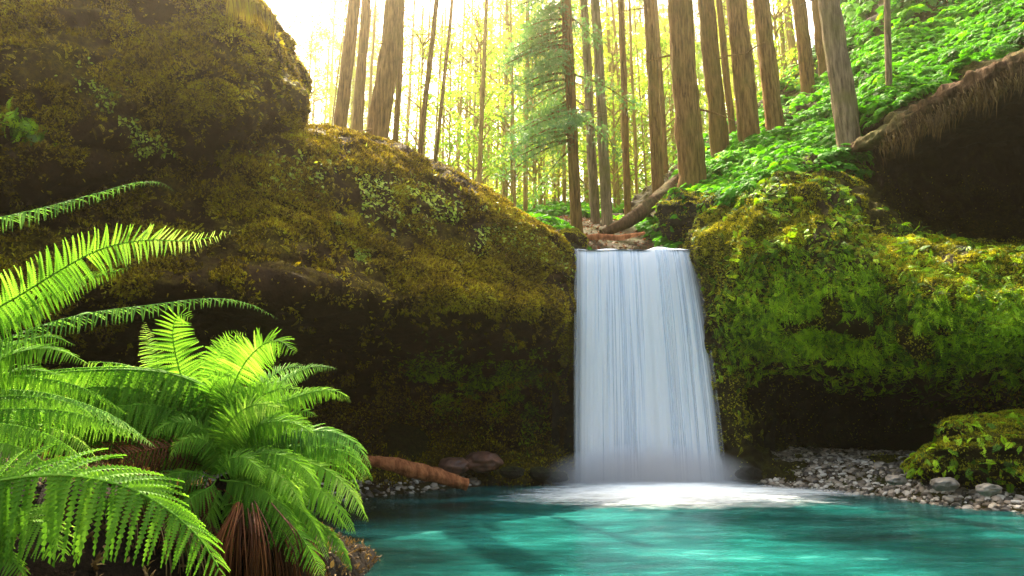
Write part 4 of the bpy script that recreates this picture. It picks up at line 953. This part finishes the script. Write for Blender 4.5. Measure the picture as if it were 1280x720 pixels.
for q in range(50):
    pts, Y0, Y1, pl, mt, phi, dr = FR[jr.choice([0, 1, 2, 5, 6, 9, 10, 11, 12, 13, 14, 17, 18, 19, 20, 21, 22, 23, 24, 25, 26, 27, 0, 1, 2])]
    dx, dy = jr.uniform(-16, 10), jr.uniform(-6, 24); kk = len(pts) - 1
    frond(mf_, [(x + dx * i / kk - (x - 280) * .10 * jr.random(), y + dy * i / kk) for i, (x, y) in enumerate(pts)], Y0 + .04, Y1 + jr.uniform(.02, .3), pl * jr.uniform(.85, 1.1), mt, phi * .85 + jr.uniform(-.2, .1), dr)
V, F = tube([P(285, 600, 3.12), P(305, 640, 3.1), P(318, 690, 3.1), P(322, 760, 3.12), P(322, 900, 3.15)], [.10, .17, .20, .22, .25], 28, 9, .35, 60)
o = mesh_obj('rootstock', V, F, M['shade_tinted_soil'], mf_); o.location = -mf_.location
for q in range(10):
    x0 = jr.uniform(120, 330); x1 = x0 + jr.uniform(-60, 60)
    frond(mf_, [(280, 615), ((280 + x0) / 2, 612 + jr.uniform(-6, 6)), (x0, 630 + jr.uniform(0, 20)), (x1, 668 + jr.uniform(0, 40))], 3.0, 2.85, jr.uniform(16, 26), Dd if q % 2 else G_, .6, .8, gap=1.1 if q % 2 == 0 else 1.6, pw=1 if q % 2 == 0 else .7, name='frond' if q % 2 == 0 else 'dead_frond', label=None if q % 2 == 0 else 'withered reddish-brown frond')
# dead brown skirt of old stalks under the crown, and the root mass they hang from
def stalks(parent, x0, x1, ytop, ybot, n, Y, name, mat, seed, sway):
    r = random.Random(seed); parts = []; rn = []
    for k in range(n):
        f = r.random(); x = x0 + (x1 - x0) * f; yb = ybot + r.uniform(-30, 40)
        xs_ = x + sway * (f - .3) * r.uniform(.6, 1.2) + r.uniform(-24, 24); Yk = Y + r.uniform(-.22, .15)
        A = [P(x * .6 + (x0 + x1) * .2, ytop + r.uniform(-8, 14), Yk), P((x + xs_) / 2 + 4, (ytop + yb) / 2 - 18, Yk - .09), P(xs_, yb, Yk - .04)]
        V, F = tube(A, [.003, .0025, .0015], 4, k, 0, 10); parts.append((V, F)); rn.append(np.full(len(V), r.random()))
    V, F = join(parts); o = mesh_obj(name, V, F, mat, parent, False, {'rnd': np.concatenate(rn)}); o.location = -parent.location; return o
o = stalks(mf_, 275, 360, 634, 770, 330, 3.0, 'dead_stalks', Dd, 1, 60); o['kind'] = 'stuff'
o = stalks(mf_, 90, 270, 625, 780, 150, 3.05, 'dead_stalks', M['roots'], 2, 10); o['kind'] = 'stuff'
for pts, Y0, Y1, pl in (([(285, 610), (330, 625), (352, 670), (362, 720), (366, 770)], 2.95, 2.95, 16), ([(280, 612), (305, 640), (318, 690), (322, 750)], 2.9, 2.88, 16), ([(290, 608), (345, 625), (385, 665), (400, 730)], 3.0, 3.0, 14),
                         ([(275, 560), (235, 556), (183, 563), (117, 576), (50, 588)], 3.0, 2.7, 26), ([(270, 575), (215, 552), (160, 552), (110, 566), (70, 590)], 3.05, 2.8, 20), ([(260, 585), (215, 572), (160, 580), (120, 598), (95, 612)], 3.0, 2.8, 22)):
    frond(mf_, pts, Y0, Y1, pl, Dd, .5, .3, name='dead_frond', label='withered reddish-brown frond', gap=1.5, pw=.7)
# second fern rooted beyond the left edge
lf_ = empty('fern', P(-170, 560, 2.7)); tag(lf_, 'fern at the left edge with three long fronds arching over the dark rock', 'fern')
for a in [
 ([(-170, 540), (-130, 330), (-60, 285), (0, 272), (60, 258), (120, 242), (170, 228), (200, 228), (219, 240)], 2.7, 2.5, 26, Pl, 1.15, .55),
 ([(-170, 545), (-100, 440), (-40, 405), (20, 372), (80, 335), (130, 310), (185, 300), (240, 301), (291, 290)], 2.7, 2.35, 44, G_, .45, .12),
 ([(-160, 545), (-90, 455), (-20, 410), (40, 382), (100, 352), (166, 334)], 2.75, 2.5, 34, G_, .7, .4),
 ([(-170, 550), (-80, 470), (0, 427), (60, 404), (120, 390), (190, 381), (260, 373), (310, 379), (350, 400)], 2.7, 2.45, 25, Pl, 1.15, .6),
 ([(-150, 560), (-60, 490), (0, 450), (45, 436), (80, 440), (114, 457)], 2.75, 2.6, 34, G_, .9, .4),
 ([(-150, 570), (-70, 500), (0, 470), (40, 462), (90, 474)], 2.8, 2.7, 30, G_, .8, .4),
 ([(-150, 570), (-70, 525), (0, 512), (80, 514), (130, 528), (184, 548)], 2.6, 2.4, 38, G_, .8, 1.0),
 ([(-150, 575), (-70, 510), (0, 496), (60, 498), (105, 512), (122, 535)], 2.7, 2.5, 38, G_, .8, 1.0),
 ([(-150, 575), (-70, 540), (-10, 528), (50, 532), (100, 552), (125, 580)], 2.55, 2.45, 30, G_, .9, .45),
 ([(-150, 590), (-80, 545), (-10, 530), (50, 540), (95, 566), (118, 600)], 2.5, 2.3, 34, G_, .8, .9),
 ([(-150, 600), (-80, 560), (-20, 552), (30, 562), (66, 590), (80, 618)], 2.45, 2.3, 32, G_, .8, .9),
 ([(-150, 560), (-90, 470), (-30, 440), (20, 430), (60, 420), (95, 432)], 2.9, 2.9, 30, G_, .7, .6),
 ([(-150, 570), (-60, 480), (10, 470), (70, 476), (120, 492), (160, 518)], 2.85, 2.8, 36, G_, .8, .9),
 ([(-150, 570), (-60, 500), (20, 488), (90, 500), (150, 525), (196, 560)], 2.8, 2.7, 32, Pl, .8, .9),
 ([(-150, 580), (-70, 550), (-20, 545), (30, 552), (60, 570)], 2.6, 2.5, 28, G_, .9, .45),
]: frond(lf_, *a)
# low fern in the bottom left corner
bf_ = empty('fern', P(-120, 680, 2.4)); tag(bf_, 'fern in the bottom left corner whose one broad frond arches over the roots', 'fern')
for a in [
 ([(-120, 660), (-60, 615), (0, 601), (60, 594), (115, 598), (175, 616), (228, 652), (264, 692), (283, 735)], 2.3, 2.05, 86, G_, .55, .55),
 ([(-110, 680), (-50, 650), (0, 645), (40, 652), (66, 672), (78, 700)], 2.3, 2.15, 60, G_, .5, .5),
 ([(-110, 700), (-60, 680), (-20, 680), (15, 700), (35, 730)], 2.3, 2.15, 40, G_, .85, .5)]: frond(bf_, *a)
# earth mound and rootstock carrying the ferns
def mound():
    cols = []
    for x in np.linspace(-4.4, -.98, 16):
        e = (x + .62) / -3.58; h = .80 * (1 - math.exp(-max(0, (-x - .90)) * 2.6))
        cols.append([(x, 1.7, -1.2), (x, 1.9, -.4), (x, 2.25, h * .35 - .1), (x, 2.7, h * .85), (x, 3.1, h), (x, 3.6, h * .95), (x, 4.6, h * .7 - .05), (x, 5.8, h * .3 - .2), (x, 6.6, -1.2)])
    cols.append([(-.86, y, z) for y, z in ((1.9, -1.2), (2.1, -.9), (2.4, -.5), (2.8, -.3), (3.1, -.25), (3.5, -.3), (4, -.5), (4.7, -.8), (5.3, -1.2))])
    return loft(cols, 130, 130, lambda V: .10 * fbm(V, .4, 4, 801), False)
MV, MN = mound(); o = loft_obj('bank', MV, M['shade_tinted_soil']); tag(o, kind='structure')
p_, n_ = sample(MV, MN if MN[40, 40, 2] > 0 else -MN, 5200, lambda c, n: (c[..., 2] > -.05).astype(float)); X, Yv, Zv = frames(n_, lean=.5)
if n_[:, 2].mean() < 0: n_ = -n_
o = scatter('leaf_litter', LF + BL, None, p_ + n_ * .01, X, Yv, Zv, RNG.uniform(.02, .05, 5200), M['roots']); tag(o, 'dead brown fern scraps and litter on the dark bank under the ferns', 'leaf litter', kind='stuff')
# unseen wall added behind the viewer to block sky light
def sky_blocker():
    c = []
    for a in np.linspace(math.radians(168), math.radians(372), 26):
        f = np.array([math.cos(a), math.sin(a)]); r = 12 + 2 * math.sin(a * 5)
        c.append([(f[0] * q * r, f[1] * q * r + 2, z) for q, z in ((.95, -.8), (1.05, .4), (1.2, 3), (1.3, 6.5), (1.4, 10), (1.6, 12.5), (2.4, 14), (3.8, 9))])
    V, N = loft(c, 200, 90, lambda V: .8 * fbm(V, 3, 4, 901) + .4 * ridge(V, 1.2, 3, 902), False); return V
GV = sky_blocker(); o = loft_obj('sky_blocking_wall', GV, M['rock_right']); tag(o, kind='structure')
def haze():
    V = np.array([(x, y, z) for x in (-70, 70) for y in (-14, 72) for z in (-2.6, 34)], float)
    F = np.array([(0, 1, 3, 2), (4, 6, 7, 5), (0, 4, 5, 1), (2, 3, 7, 6), (0, 2, 6, 4), (1, 5, 7, 3)])
    t = NT('haze air'); v = t.n('VolumePrincipled', Density=.0022, Anisotropy=.91); v.inputs['Color'].default_value = (1, .87, .62, 1)
    t.l(v.outputs[0], t.out.inputs['Volume']); o = mesh_obj('haze', V, F, t.m, None, False); tag(o, kind='stuff'); o['label'] = 'warm sunlit haze filling the forest air'; o['category'] = 'haze'
haze()
# ------------------------------------------------------------------ light, air, world
SUN_EL, SUN_AZ = math.radians(55), math.radians(-14)     # azimuth measured from +Y towards +X
sun = bpy.data.lights.new('sun', 'SUN'); sun.energy = 3.6; sun.angle = math.radians(.5); sun.color = (1, .88, .66)
so = bpy.data.objects.new('sun', sun); C.objects.link(so)
sd = Vector((math.sin(SUN_AZ) * math.cos(SUN_EL), math.cos(SUN_AZ) * math.cos(SUN_EL), math.sin(SUN_EL)))
so.rotation_euler = sd.to_track_quat('Z', 'Y').to_euler()
w = bpy.data.worlds.new('World'); SC.world = w; w.use_nodes = True; nt = w.node_tree; nt.nodes.clear()
wo = nt.nodes.new('ShaderNodeOutputWorld'); bg = nt.nodes.new('ShaderNodeBackground'); sk = nt.nodes.new('ShaderNodeTexSky')
sk.sky_type = 'NISHITA'; sk.sun_disc = False; sk.sun_elevation = SUN_EL; sk.sun_rotation = SUN_AZ; sk.dust_density = 6.0; sk.air_density = 1.2; sk.ozone_density = .6
tn = nt.nodes.new('ShaderNodeMix'); tn.data_type = 'RGBA'; tn.blend_type = 'MULTIPLY'; tn.inputs[0].default_value = 1; tn.inputs[7].default_value = (1, .93, .80, 1)
nt.links.new(sk.outputs[0], tn.inputs[6]); nt.links.new(tn.outputs[2], bg.inputs[0]); bg.inputs[1].default_value = .15; nt.links.new(bg.outputs[0], wo.inputs[0])
SC.view_settings.view_transform = 'Standard'; SC.view_settings.look = 'None'; SC.view_settings.gamma = 1; SC.view_settings.exposure = 2.55
SC.cycles.max_bounces = 8; SC.cycles.transparent_max_bounces = 24; SC.cycles.volume_bounces = 1
SC.cycles.use_denoising = True
try: SC.cycles.denoiser = 'OPENIMAGEDENOISE'
except Exception: pass
